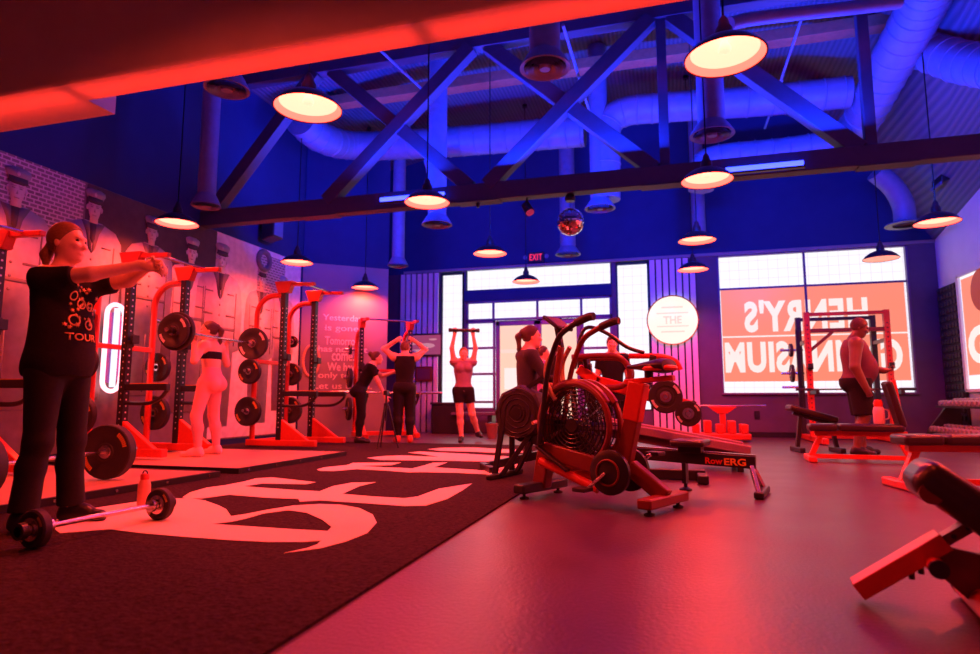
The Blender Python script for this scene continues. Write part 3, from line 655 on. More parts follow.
# ================================================================== PEOPLE (signed-distance modelling, meshed with surface nets)
def rotm(yaw=0,pitch=0,roll=0): return np.array(Euler((pitch,roll,yaw)).to_matrix())
class SDF:
    def __init__(s): s.p=[]; s.cuts=[]
    def cone(s,a,b,r1,r2,k=.03,flat=0,sub=False):
        s.p.append(('c',np.array(a,float),np.array(b,float),r1,r2,k,flat,sub)); return s
    def ell(s,c,r,R=None,k=.03,sub=False):
        s.p.append(('e',np.array(c,float),np.array(r,float),np.eye(3) if R is None else R,0,k,0,sub)); return s
    def cut(s,n,d): s.cuts.append((np.array(n,float),d)); return s   # keep n.p < d
    def mesh(s,h):
        lo=np.full(3,1e9); hi=-lo
        for q in s.p:
            if q[7]: continue
            if q[0]=='c':
                r=max(q[3],q[4]); lo=np.minimum(lo,np.minimum(q[1],q[2])-r); hi=np.maximum(hi,np.maximum(q[1],q[2])+r)
            else: r=max(q[2]); lo=np.minimum(lo,q[1]-r); hi=np.maximum(hi,q[1]+r)
        lo-=4*h+.02; hi+=4*h+.02; n=np.ceil((hi-lo)/h).astype(int)+1
        D=np.full(n,.5,np.float32); ax=[lo[i]+h*np.arange(n[i]) for i in range(3)]
        for q in s.p:
            k=q[5]
            if q[0]=='c': r=max(q[3],q[4]); a=np.minimum(q[1],q[2])-r; b=np.maximum(q[1],q[2])+r
            else: r=max(q[2]); a=q[1]-r; b=q[1]+r
            m=k+3*h+.03; i0=np.maximum(((a-m-lo)/h).astype(int),0); i1=np.minimum(((b+m-lo)/h).astype(int)+2,n)
            sl=tuple(slice(i0[i],i1[i]) for i in range(3))
            X=ax[0][sl[0]][:,None,None]; Y=ax[1][sl[1]][None,:,None]; Z=ax[2][sl[2]][None,None,:]
            if q[0]=='c':
                d=q[2]-q[1]; L2=max(d@d,1e-9); t0=((X-q[1][0])*d[0]+(Y-q[1][1])*d[1]+(Z-q[1][2])*d[2])/L2; t=np.clip(t0,0,1)
                dd=np.sqrt((X-q[1][0]-t*d[0])**2+(Y-q[1][1]-t*d[1])**2+(Z-q[1][2]-t*d[2])**2)-(q[3]+(q[4]-q[3])*t)
                if q[6]: dd=np.maximum(dd,(t0-1)*math.sqrt(L2))
            else:
                R=q[3]; px,py,pz=X-q[1][0],Y-q[1][1],Z-q[1][2]
                u=(R[0,0]*px+R[1,0]*py+R[2,0]*pz)/q[2][0]; v=(R[0,1]*px+R[1,1]*py+R[2,1]*pz)/q[2][1]; w=(R[0,2]*px+R[1,2]*py+R[2,2]*pz)/q[2][2]
                rr=np.sqrt(u*u+v*v+w*w); g=np.sqrt((u/q[2][0])**2+(v/q[2][1])**2+(w/q[2][2])**2)+1e-6
                dd=rr*(rr-1)/g; dd=np.where(rr<.3,-min(q[2])*.7,dd)
            S=D[sl]
            if q[7]:
                D[sl]=np.maximum(S,-dd)
            else:
                hh=np.clip(.5+.5*(S-dd)/k,0,1); D[sl]=S*(1-hh)+dd*hh-k*hh*(1-hh)
        for nn,c in s.cuts:
            D=np.maximum(D,(ax[0][:,None,None]*nn[0]+ax[1][None,:,None]*nn[1]+ax[2][None,None,:]*nn[2]-c).astype(np.float32))
        return surfnet(D,lo,h)
def surfnet(D,lo,h):
    S=D<0; n=D.shape; c=[x-1 for x in n]
    cnt=np.zeros(c,np.float32); acc=np.zeros((*c,3),np.float32)
    E=[]
    for i in range(2):
        for j in range(2): E+=[((0,i,j),(1,i,j)),((i,0,j),(i,1,j)),((i,j,0),(i,j,1))]
    def sl(o): return tuple(slice(o[a],o[a]+c[a]) for a in range(3))
    for a,b in E:
        da,db=D[sl(a)],D[sl(b)]; m=(da<0)!=(db<0)
        t=np.where(m,da/np.where(m,da-db,1),0)
        cnt+=m
        for x in range(3): acc[...,x]+=np.where(m,a[x]+(b[x]-a[x])*t,0)
    act=cnt>0; idx=np.full(c,-1,np.int64); ii=np.argwhere(act); idx[act]=np.arange(len(ii))
    V_=lo+h*(ii+acc[act]/cnt[act][:,None])
    F=[]
    for x in range(3):
        y,z=(x+1)%3,(x+2)%3
        sa=[slice(1,-1)]*3; sa[x]=slice(0,n[x]-1); sb=list(sa); sb[x]=slice(1,n[x])
        A=S[tuple(sa)]; B=S[tuple(sb)]; e=np.argwhere(A!=B)
        if not len(e): continue
        e=e+np.array([0 if q==x else 1 for q in range(3)])
        def cell(dy,dz):
            q=e.copy(); q[:,y]-=dy; q[:,z]-=dz; return idx[q[:,0],q[:,1],q[:,2]]
        q=np.stack([cell(1,1),cell(0,1),cell(0,0),cell(1,0)],1)
        fl_=A[A!=B]; q[~fl_]=q[~fl_][:,::-1]; F.append(q)
    return V_,np.concatenate(F)
def np_obj(name,vf,m,parent,loc=None):
    v,f=vf; me=bpy.data.meshes.new(name); me.from_pydata(v.tolist(),[],f.tolist()); me.validate()
    me.polygons.foreach_set('use_smooth',[True]*len(me.polygons)); me.materials.append(M[m])
    o=bpy.data.objects.new(name,me); COL.objects.link(o); o.parent=parent
    md=o.modifiers.new('s','SMOOTH'); md.factor=.5; md.iterations=2
    return o
STAND=dict(pel=(0,0,.95),nb=(0,-.01,1.48),hd=(0,.025,1.63),shL=(-.18,0,1.42),shR=(.18,0,1.42),elL=(-.23,-.01,1.13),elR=(.23,-.01,1.13),wrL=(-.24,.05,.88),wrR=(.24,.05,.88),
 hipL=(-.09,0,.92),hipR=(.09,0,.92),knL=(-.1,.02,.5),knR=(.1,.02,.5),anL=(-.1,-.02,.09),anR=(.1,-.02,.09))
def person(label,loc,rz,Ht,J=None,yaw=0,pitch=0,g=1.,female=False,belly=0,skin='skin',hair='hairb',hairstyle='short',top=None,bottom=None,shoes='black',res=.011,
           curlL=.5,curlR=.5,handL=None,handR=None,palmL=(1,0,0),palmR=(-1,0,0),toeL=None,toeR=None,limb=1.,group=None,glute=1.):
    """J: joints in metres for a 1.75 m figure; x right, y forward"""
    root=empty('person',label,'person',loc,rz,group); s=Ht/1.75
    P={k:np.array(v,float)*s for k,v in {**STAND,**(J or {})}.items()}
    up=P['nb']-P['pel']; up/=np.linalg.norm(up)
    ch=P['pel']*.32+P['nb']*.68; wa=P['pel']*.7+P['nb']*.3
    tilt=Euler((-math.atan2(up[1],up[2]),math.atan2(up[0],up[2]),0)).to_matrix(); R=np.array(tilt)
    wS=.155 if female else .17; wW=.118 if female else .14; wH=.165 if female else .16
    def torso(S,o=0,arms=True):
        S.ell(ch,(wS*s*g+o,.105*s*g+o,.20*s+o),R,.05); S.ell(wa,(wW*s*g+o,.095*s*g+o,.17*s+o),R,.06); S.ell(P['pel']+R@np.array([0,-.01,-.01])*s,(wH*s*g+o,.118*s*g+o,.135*s+o),R,.05)
        S.cone(P['shL']*.85+P['nb']*.15,P['shR']*.85+P['nb']*.15,.058*s+o,.058*s+o,.06)
        S.cone(P['nb']-up*.06*s,P['nb'],.085*s+o,.06*s+o,.05)
        if female:
            for x in (-.07,.07): S.ell(ch+R@np.array([x,.085,.03])*s,(.06*s+o,.055*s+o,.06*s+o),R,.03)
            for x in (-.075,.075): S.ell(P['pel']+R@np.array([x,-.07,-.05])*s,(.085*s*glute+o,.075*s*glute+o,.09*s*glute+o),R,.03)
        if belly: S.ell(wa+R@np.array([0,.085,.0])*s,(.165*s*belly+o,.15*s*belly+o,.19*s*belly+o),R,.06); S.ell(ch+R@np.array([0,.02,-.05])*s,(.2*s*belly+o,.13*s*belly+o,.18*s*belly+o),R,.06)
        return S
    al=.048*s*limb; 
    def arm(S,q,frac,o=0,flat=1):
        a,b,c=P['sh'+q],P['el'+q],P['wr'+q]
        if frac<=1: S.cone(a,a+(b-a)*frac,al*1.14+o,al*(1.14-.28*frac)+o*1.3,.04,flat)
        else:
            S.cone(a,b,al*1.14+o,al*.86+o,.04); S.cone(b,b+(c-b)*(frac-1),al*.86+o,al*(.86-.26*(frac-1))+o,.02,flat)
    th=.088*s*(1.05 if female else 1)*(.5+.5*limb)
    def leg(S,q,frac,o=0,o2=None,flat=1):
        a,b,c=P['hip'+q],P['kn'+q],P['an'+q]; o2=o if o2 is None else o2
        if frac<=1: S.cone(a,a+(b-a)*frac,th+o,th*(1-.34*frac)+o2,.03,flat)
        else:
            S.cone(a,b,th+o,th*.66+o,.03); m=b+(c-b)*.35; bk=np.array([0,-.012*s,0])
            S.cone(b,m+bk,th*.64+o,th*.64+o,.03); S.cone(m+bk,b+(c-b)*min(frac-1,1),th*.64+o,th*(.64-.24*min(frac-1,1))+o2,.03,flat)
    # body
    S=torso(SDF())
    S.cone(P['nb'],P['hd']+np.array([0,-.02,-.05])*s,.055*s*(.95 if female else 1.15),.052*s*(.88 if female else 1.2),.02)
    for q in 'LR':
        S.ell(P['sh'+q],np.array((.062,.062,.062))*s*(.6+.4*limb),None,.04); arm(S,q,2,0,0); leg(S,q,2,0,None,0)
    RH=rotm(yaw,pitch); hd=P['hd']
    def H(x,y,z): return hd+RH@np.array([x,y,z])*s
    S.ell(H(0,-.012,.022),np.array((.074,.094,.098))*s,RH,.02); S.ell(H(0,.032,-.045),np.array((.055,.06,.078))*s,RH,.03); S.ell(H(0,.062,-.095),np.array((.026,.024,.02))*s,RH,.03)
    S.cone(H(0,.088,.005),H(0,.104,-.032),.009*s,.014*s,.015)
    S.ell(H(0,.083,.026),np.array((.045,.016,.011))*s,RH,.015); S.ell(H(0,.086,-.066),np.array((.024,.012,.009))*s,RH,.01)
    for x in (-1,1):
        S.ell(H(x*.076,-.012,-.012),np.array((.008,.017,.027))*s,RH,.006); S.ell(H(x*.036,.075,-.02),np.array((.022,.02,.018))*s,RH,.02)
        S.ell(H(x*.031,.099,.008),np.array((.016,.011,.008))*s,RH,.01,True)
    # hands
    for q,cu,hd_,pn in (('L',curlL,handL,palmL),('R',curlR,handR,palmR)):
        w=P['wr'+q]; d=np.array(hd_,float) if hd_ is not None else w-P['el'+q]; d/=np.linalg.norm(d)
        n=np.array(pn,float); n-=d*(n@d); n/=np.linalg.norm(n)+1e-9; t=np.cross(n,d)*(1 if q=='L' else -1)   # towards the thumb
        Rm=np.stack([t,n,d],1); fr=max(.0085*s,res*.78)
        S.ell(w+d*.048*s,np.array((.041,.017,.052))*s,Rm,.015); S.cone(w-d*.01*s,w+d*.03*s,.027*s,.028*s,.02)
        for i,(off,L) in enumerate(((.03,.074),(.01,.083),(-.011,.077),(-.031,.06))):
            p=w+(d*.088+t*off)*s; a=0
            for j,fr_ in enumerate((.45,.32,.25)):
                a+=cu*(.7 if j==0 else 1.); dd=d*math.cos(a)+n*math.sin(a)+t*off*.8*(1 if cu<.6 else 0); e=p+dd*L*fr_*s
                S.cone(p,e,fr*(1-.08*j),fr*(.95-.08*j),.006); p=e
        p=w+(d*.025+t*.03)*s; a=.2+cu*.35
        for j,L in enumerate((.04,.032,.026)):
            dd=d*.75+t*.65*(1-.5*j*min(cu,1))+n*(.15+.5*min(cu,1.2)*(.5+j*.4)); dd/=np.linalg.norm(dd); e=p+dd*L*s; S.cone(p,e,fr*1.15,fr*1.0,.01); p=e
    # feet
    toes={}
    for q,tv in (('L',toeL),('R',toeR)):
        a=P['an'+q]; tv=np.array(tv if tv is not None else ((-.04 if q=='L' else .04),.17,-.055))*s; toes[q]=tv
        S.cone(a+np.array([0,-.03,-.045])*s,a+tv,.036*s,.028*s,.03); S.cone(a,a+tv*.45,.04*s,.036*s,.03)
    np_obj('body',S.mesh(res),skin,root)
    # eyes
    b=MB()
    for x in (-1,1): b.ell(V(H(x*.031,.078,.008)),(.011*s,)*3,10,8)
    b.build('eye','eye',root,smooth=60)
    # hair
    S=SDF(); S.ell(H(0,-.016,.026),np.array((.083,.103,.106))*s,RH,.02)
    if hairstyle!='bald':
        nn=RH@np.array([0,.8,-.6]); S.cut(nn,nn@hd+(.024 if not female else .004)*s); nz=RH@np.array([0,-.25,-1.]); S.cut(nz,nz@hd+.07*s)
        if hairstyle in ('ponytail','bun'): S.ell(H(0,-.105,.05),np.array((.035,.035,.035))*s,RH,.03)
        np_obj('hair',S.mesh(res*.8),hair,root)
        if hairstyle=='low':
            S=SDF(); S.cone(H(0,-.10,-.02),H(0,-.125,-.07),.03*s,.028*s); S.cone(H(0,-.125,-.07),H(.01,-.115,-.17),.028*s,.01*s); np_obj('ponytail',S.mesh(res*.8),hair,root)
        if hairstyle=='ponytail':
            S=SDF(); S.cone(H(0,-.11,.05),H(0,-.15,.0),.024*s,.032*s); S.cone(H(0,-.15,.0),H(0,-.14,-.14),.032*s,.022*s); S.cone(H(0,-.14,-.14),H(0,-.12,-.24),.022*s,.008*s); np_obj('ponytail',S.mesh(res*.8),hair,root)
        if hairstyle=='bun':
            S=SDF(); S.ell(H(0,-.12,.075),np.array((.05,.045,.05))*s,RH); np_obj('hair_bun',S.mesh(res*.8),hair,root)
    # clothes
    if top:
        S=torso(SDF(),top.get('o',.014)*s)
        for q in 'LR':
            if top.get('sleeve',0)>0: S.ell(P['sh'+q],np.array((.066,.066,.066))*s*(.6+.4*limb),None,.04); arm(S,q,top['sleeve'],top.get('so',.014)*s)
        if top.get('loose'):
            S.ell(P['pel']+np.array([0,.01,.03])*s,(.185*s,.145*s,.26*s),R,.05); S.ell(wa+np.array([0,.015,.02])*s,(.165*s,.135*s,.24*s),R,.05)
        S.cut((0,0,-1),-top['hem']*s)
        S.cut(tuple(up*1.),(P['nb']@up)+top.get('neck',.0)*s)
        if top.get('tank'):
            # open shoulders
            for q,sg in (('L',-1),('R',1)): S.ell(P['sh'+q]+np.array([sg*.05,0,.02])*s,(.085*s,.2*s,.14*s),None,.02,True)
        if 'top' in top: S.cut((0,0,1),top['top']*s)
        o=np_obj(top.get('name','t_shirt').replace('t_shirt','tee_shirt'),S.mesh(res),top['m'],root); root['_top']=1
    if bottom:
        S=SDF(); o=bottom.get('o',.008)*s
        S.ell(P['pel']+R@np.array([0,-.01,-.01])*s,(wH*s*g+o,.118*s*g+o,.135*s+o),R,.05); S.ell(wa,(wW*s*g+o,.095*s*g+o,.17*s+o),R,.06)
        if belly: S.ell(wa+R@np.array([0,.085,0])*s,(.165*s*belly,.14*s*belly,.19*s*belly),R,.06)
        if female:
            for x in (-.075,.075): S.ell(P['pel']+R@np.array([x,-.07,-.05])*s,(.085*s*glute+o,.075*s*glute+o,.09*s*glute+o),R,.03)
        for q in 'LR': leg(S,q,bottom['len'],o,bottom.get('flare',o))
        S.cut((0,0,1),bottom['waist']*s); np_obj(bottom.get('name','leggings'),S.mesh(res),bottom['m'],root)
    if shoes:
        for q in 'LR':
            a=P['an'+q]; S=SDF(); S.cone(a+np.array([0,-.035,-.045])*s,a+toes[q]*1.02,.046*s,.038*s,.03); S.cone(a+np.array([0,-.01,0])*s,a+toes[q]*.5,.05*s,.042*s,.03); S.cut((0,0,1),a[2]+.03*s)
            np_obj('shoe',S.mesh(res),shoes,root)
    if '_top' in root: del root['_top']
    return root
# ---- the woman in front
W=fl(46,529); W.z=.013
rzW=math.radians(28.8-90-26)
woman=person('woman in a black tour T-shirt and black leggings stretching both arms forward',W,rzW,1.73,
 dict(shL=(-.135,.0,1.41),shR=(.14,.0,1.41),elL=(-.20,.25,1.45),elR=(.07,.25,1.435),wrL=(-.175,.425,1.535),wrR=(-.105,.425,1.515),hd=(0,-.01,1.65),nb=(0,-.03,1.48),
      hipL=(-.085,0,.9),hipR=(.085,0,.9),knL=(-.11,.015,.48),knR=(.11,.02,.48),anL=(-.17,-.02,.085),anR=(.15,.0,.085)),
 yaw=math.radians(12),female=True,hair='hair',hairstyle='low',glute=.82,res=.0068,handL=(.05,.97,-.1),handR=(-.45,.87,-.1),palmL=(.8,-.2,-.6),palmR=(-.8,-.3,-.6),curlL=.85,curlR=.65,
 top=dict(m='tee',hem=.85,sleeve=.66,so=.017,o=.02,neck=-.018,loose=1,name='tee_shirt'),bottom=dict(m='legg',len=1.96,waist=1.02,o=.01,flare=.035),shoes='black')
shirt=[c for c in woman.children if c.name.startswith('tee_shirt')][0]
dg=bpy.context.evaluated_depsgraph_get(); bpy.context.view_layer.update(); dg=bpy.context.evaluated_depsgraph_get()
ev=shirt.evaluated_get(dg).to_mesh(); bv=BVHTree.FromPolygons([v.co.copy() for v in ev.vertices],[tuple(p.vertices) for p in ev.polygons])
def project(mb,off=.004):
    for i,v in enumerate(mb.v):
        h=bv.ray_cast(V((v.x,1.,v.z)),V((0,-1,0)),2.)
        if h[0] is not None: mb.v[i]=V((v.x,h[0].y+off,v.z))
    return mb
def printed(mb,name,m,off=.004):
    # subdivide so that the print follows the cloth
    bm=bmesh.new(); me=bpy.data.meshes.new('x'); me.from_pydata([tuple(v) for v in mb.v],[],mb.f); bm.from_mesh(me)
    bmesh.ops.triangulate(bm,faces=bm.faces); bmesh.ops.subdivide_edges(bm,edges=[e for e in bm.edges if e.calc_length()>.02],cuts=1); bmesh.ops.triangulate(bm,faces=bm.faces)
    q=MB(); q.v=[v.co.copy() for v in bm.verts]; bm.verts.index_update(); q.f=[tuple(v.index for v in f.verts) for f in bm.faces]; bm.free(); bpy.data.meshes.remove(me)
    project(q,off).build(name,m,woman,solid=.0015)
printed(text_mb('TOUR',(0,0,1.045),-X_,Z_,width=.20,height=.042,bold=.02,align='CENTER'),'shirt_letters','gold')
b=MB(); random.seed(3)
for k in range(34):
    x=random.uniform(-.10,.10); z=random.uniform(1.11,1.36); r=random.uniform(.006,.017)
    n=random.choice((5,6,8)); b.poly([V((x+r*(1 if i%2 else .45)*math.cos(2*PI*i/(2*n)),0,z+r*(1 if i%2 else .45)*math.sin(2*PI*i/(2*n)))) for i in range(2*n)][::-1])
for cx_,cz,r in ((-.04,1.14,.03),(.05,1.16,.034),(0,1.26,.03),(-.06,1.25,.026),(.06,1.3,.028)):
    for k in range(16):
        t0,t1=2*PI*k/16,2*PI*(k+1)/16; b.poly([V((cx_+q*math.cos(t),0,cz+q*math.sin(t))) for q,t in ((r,t0),(r,t1),(r*.72,t1),(r*.72,t0))])
printed(b,'shirt_graphic','gold',.003)
# ================================================================== EQUIPMENT
def platform(name,x0,x1,y0,y1,label):
    o=empty(name,label,'lifting platform',((x0+x1)/2,(y0+y1)/2,.0)); a,b_=(x1-x0)/2,(y1-y0)/2
    MB().box((-a+.04,-b_+.04,.013),(a-.04,b_-.04,.06)).build('deck','wood',o)
    b=MB(); b.box((-a,-b_,.012),(-a+.04,b_,.064)).box((a-.04,-b_,.012),(a,b_,.064)).box((-a,-b_,.012),(a,-b_+.04,.064)).box((-a,b_-.04,.012),(a,b_,.064)); b.build('edge_frame','black',o,bevel=.004)
    b=MB()
    for k in range(5): b.cyl((a-.002,-b_+.15+k*(2*b_-.3)/4,.038),(a+.004,-b_+.15+k*(2*b_-.3)/4,.038),.012,n=8)
    b.build('bolt','steel',o); MB().box((-a+.05,-b_+.05,.0601),(-a+.55,b_-.05,.064)).build('rubber_inset','rubberb',o); return o
platform('lifting_platform',-6.7,-4.03,2.7,4.98,'wooden lifting platform with black edging behind the woman in front')
platform('lifting_platform',-6.7,-4.0,5.2,7.3,'wooden lifting platform with black edging under the woman with the loaded bar')
# plates
def plate_mb(r,w,c=(0,0,0),ax=(0,1,0)):
    b=MB(); b.lathe([(.026,-w/2),(.07,-w/2),(.075,-w/2+.006),(r*.62,-w/2+.006),(r*.66,-w/2),(r-.008,-w/2),(r,-w/2+.008),(r,w/2-.008),(r-.008,w/2),(r*.66,w/2),(r*.62,w/2-.006),(.075,w/2-.006),(.07,w/2),(.026,w/2),(.026,-w/2)],32,c,ax); return b
def plate_marks(r,w,c,ax,sides=(-1,1)):
    b=MB(); ax=V(ax); c=V(c); a=ax.cross(Z_).normalized(); u=a.cross(ax)
    for s in sides:
        for t0,t1 in ((.25,.95),(.25+PI,.95+PI)):
            n=8
            for k in range(n):
                q=[t0+(t1-t0)*k/n+g for g in (0,(t1-t0)/n*.72)]
                o_=c+ax*(s*(w/2+.0015)); b.poly([o_+(a*math.cos(t)+u*math.sin(t))*rr for rr,t in ((r*.72,q[0]),(r*.88,q[0]),(r*.88,q[1]),(r*.72,q[1]))])
    return b
def loaded_bar(label,p,q,L,plates,name='barbell',marks='orange',rbar=.014):
    """p,q: plate centres. plates: list of (radius,width)"""
    p,q=V(p),V(q); c=(p+q)/2; d=(q-p).normalized(); hw=(q-p).length/2; o=empty(name,label,'barbell',c)
    MB().cyl(-d*(hw-.05),d*(hw-.05),rbar,n=12).build('shaft','steel',o)
    for s in (-1,1):
        MB().cyl(d*s*(hw-.06),d*s*(L/2),rbar*1.75,n=14).build('sleeve','steel',o); MB().cyl(d*s*(hw-.075),d*s*(hw-.055),rbar*2.6,n=14).build('collar','steel',o)
        off=0
        for r,w in plates:
            cc=d*s*(hw+off); pb=plate_mb(r,w,cc,d); pb.use(marks); pm=plate_marks(r,w,cc,d,(-1,1)); pb.add(pm.v,pm.f); pl=pb.build('plate','rubberb',o,smooth=40); off+=w+.004
            MB().lathe([(.028,-w/2-.002),(.055,-w/2-.002),(.055,w/2+.002),(.028,w/2+.002)],20,cc,d).build('hub_ring','steel',pl)
        MB().lathe([(.025,0),(.04,.0),(.04,.03),(.025,.03)],14,d*s*(hw+off-.0),d*s).build('clip','black',o)
    return o
a_,b_=fl(35,530,.10),fl(160,505,.10)
loaded_bar('short steel barbell with two small black plates on the turf at the woman\'s feet',V((a_.x,a_.y,.106)),V((b_.x,b_.y,.106)),(b_-a_).length+.11,[(.092,.05)],marks='gold')
loaded_bar('long barbell with big black bumper plates resting on the wooden platform',(-4.30,2.98,.291),(-4.52,4.2,.291),1.9,[(.225,.09)],marks='orange')
gp0,gp1=atD(177,332,6.85),atD(253,343,8.35); zc=(gp0.z+gp1.z)/2
gp0.z=gp1.z=zc
loaded_bar('barbell with big round plates across the back of the woman in pink leggings',gp0,gp1,(gp1-gp0).length+.35,[(.215,.05),(.19,.04)],marks='whitep')
# ---- half racks
def half_rack(label,loc,rz,W=.85,D=.48,H=2.28,pegs=True,arms=True,barz=None,topbar=True):
    """local x: front (towards the platform), y: along the rack"""
    o=empty('squat_rack',label,'squat rack',loc,rz)
    for s in (-1,1):
        y=s*W/2
        b=MB().box((-.04,y-.04,.05),(.04,y+.04,H)); b.use('whitep')
        for k in range(26): z=.3+k*.072; b.cyl((.0405,y,z),(.0425,y,z),.011,n=8); 
        for k in range(26): z=.3+k*.072; b.box((-.006,y-.0408,z-.008),(.006,y-.0402,z+.008))
        b.build('front_upright','black',o)
        pth=[(-D,y,.05),(-D,y,H-.35)]+[(-D+(D)*.62*(1-math.cos(t)),y,H-.35+.3*math.sin(t)) for t in [PI/2*k/8 for k in range(1,9)]]+[(.02,y,H-.05)]
        MB().tube(pth,.04,10).build('rear_upright','red',o,smooth=50)
        b=MB(); b.prism([(-.09,y-.05,H-.02),(.09,y-.05,H-.02),(.16,y-.05,H+.16),(-.16,y-.05,H+.16)],(0,.10,0)); b.build('top_bracket','red',o,bevel=.006)
        MB().bar((-.12,y,H+.12),(.52,y,H+.10),.06,.05).build('pull_up_arm','red',o,bevel=.006)
        b=MB(); b.bar((-D-.08,y,.07),(.62,y,.07),.09,.09); b.prism([(.04,y-.035,.42),(.04,y-.035,.11),(.50,y-.035,.11)],(0,.07,0)); b.build('foot','red',o,bevel=.008)
        if arms:
            b=MB(); b.bar((.03,y,.80),(.62,y,.80),.06,.075); b.build('spotter_arm','black',o,bevel=.006)
            MB().box((.1,y-.025,.8385),(.58,y+.025,.8465)).build('arm_pad','orange',o)
            MB().tube(smooth_path([(.6,y,.76),(.52,y,.68),(.36,y,.62),(.03,y,.62)],4),.022,8).build('arm_brace','black',o)
        b=MB(); b.box((.03,y-.05,1.30),(.12,y+.05,1.33)).box((.10,y-.05,1.30),(.125,y+.05,1.40)).box((.03,y-.05,1.26),(.05,y+.05,1.42)); b.build('bar_hook','black',o,bevel=.004)
        if pegs:
            for z in (.55,1.15,1.7): MB().cyl((-D,y,z),(-D,y+s*.24,z),.024,n=12).build('plate_peg','steel',o)
    MB().bar((-D,-W/2,.07),(-D,W/2,.07),.08,.08).build('rear_base','red',o,bevel=.006); MB().bar((-D,-W/2,1.3),(-D,W/2,1.3),.06,.06).build('rear_crossbar','red',o,bevel=.006)
    if topbar: MB().cyl((.3,-W/2,H+.12),(.3,W/2,H+.12),.018,n=10).build('pull_up_bar','steel',o)
    return o
R1=half_rack('red and black squat rack cut off by the left edge behind the woman in front',(-6.0,3.80,.064),0,H=2.08)
R2=half_rack('red and black squat rack between the woman in front and the woman in pink leggings',(-6.0,6.15,.064),0,H=2.22)
R3=half_rack('red and black squat rack at the right end of the mural',(-5.62,8.62,.013),0,H=2.36)
rz4=math.atan2(nw.y,nw.x)
c4=(A+B)/2+nw*.72+dw*.66
R4=half_rack('red and black squat rack in front of the white quotation wall',(c4.x,c4.y,.0),rz4,W=.95,H=2.1)
def place_plate(label,c,ax,r=.21,w=.06,group='plates stored on the racks',marks='orange'):
    o=empty('weight_plate',label,'weight plate',c,0,group); ax=V(ax)
    pb=plate_mb(r,w,(0,0,0),ax); pb.use(marks); pm=plate_marks(r,w,(0,0,0),ax); pb.add(pm.v,pm.f); pb.build('disc','rubberb',o,smooth=40); MB().lathe([(.027,-w/2-.002),(.05,-w/2-.002),(.05,w/2+.002),(.027,w/2+.002)],20,(0,0,0),ax).build('hub_ring','steel',o); return o
zs=((.55,.22),(1.15,.19),(1.7,.10))
def rack_plates(loc,rz,W,D,s,names):
    for (z,r),n in zip(zs,names):
        if not n: continue
        c=V(loc)+Matrix.Rotation(rz,3,'Z')@V((-D,s*(W/2+.12),z)); ax=Matrix.Rotation(rz,3,'Z')@V((0,1,0)); place_plate(n,c,ax,r,.07 if r>.15 else .05)
rack_plates((-6.0,6.15,0),0,.85,.48,-1,('large black plate low on the second rack\'s near rear post','black plate at mid height on the second rack\'s near rear post','small black plate high on the second rack\'s near rear post'))
rack_plates((-6.0,6.15,0),0,.85,.48,1,('large black plate low on the second rack, left of the woman in pink leggings','black plate behind the bar of the woman in pink leggings',None))
rack_plates((-5.62,8.62,0),0,.85,.48,-1,('large black plate low behind the legs of the woman in pink leggings','black plate at mid height beside the woman in pink leggings','small black plate high on the third rack\'s near post'))
rack_plates((-5.62,8.62,0),0,.85,.48,1,('large black plate low on the third rack\'s far post','black plate at mid height on the third rack\'s far post','small black plate high on the third rack\'s far post'))
rack_plates((c4.x,c4.y,0),rz4,.95,.48,-1,('large black plate low on the rack by the quotation wall','black plate at mid height on the rack by the quotation wall','small black plate high on the rack by the quotation wall'))
m4=Matrix.Rotation(rz4,3,'Z')
p=V(c4)+m4@V((.2,-.62,.92)); q=V(c4)+m4@V((.2,.62,.92))
b4=empty('barbell','bare steel barbell lying across the rack by the quotation wall','barbell',(p+q)/2); d4=(q-p).normalized()
MB().cyl(-d4*.66,d4*.66,.014,n=10).build('shaft','steel',b4)
for s in (-1,1): MB().cyl(d4*s*.66,d4*s*1.08,.025,n=12).build('sleeve','steel',b4); MB().cyl(d4*s*.65,d4*s*.68,.038,n=12).build('collar','steel',b4)
for o in b4.children: pass
b4.location.z=.8475+.014
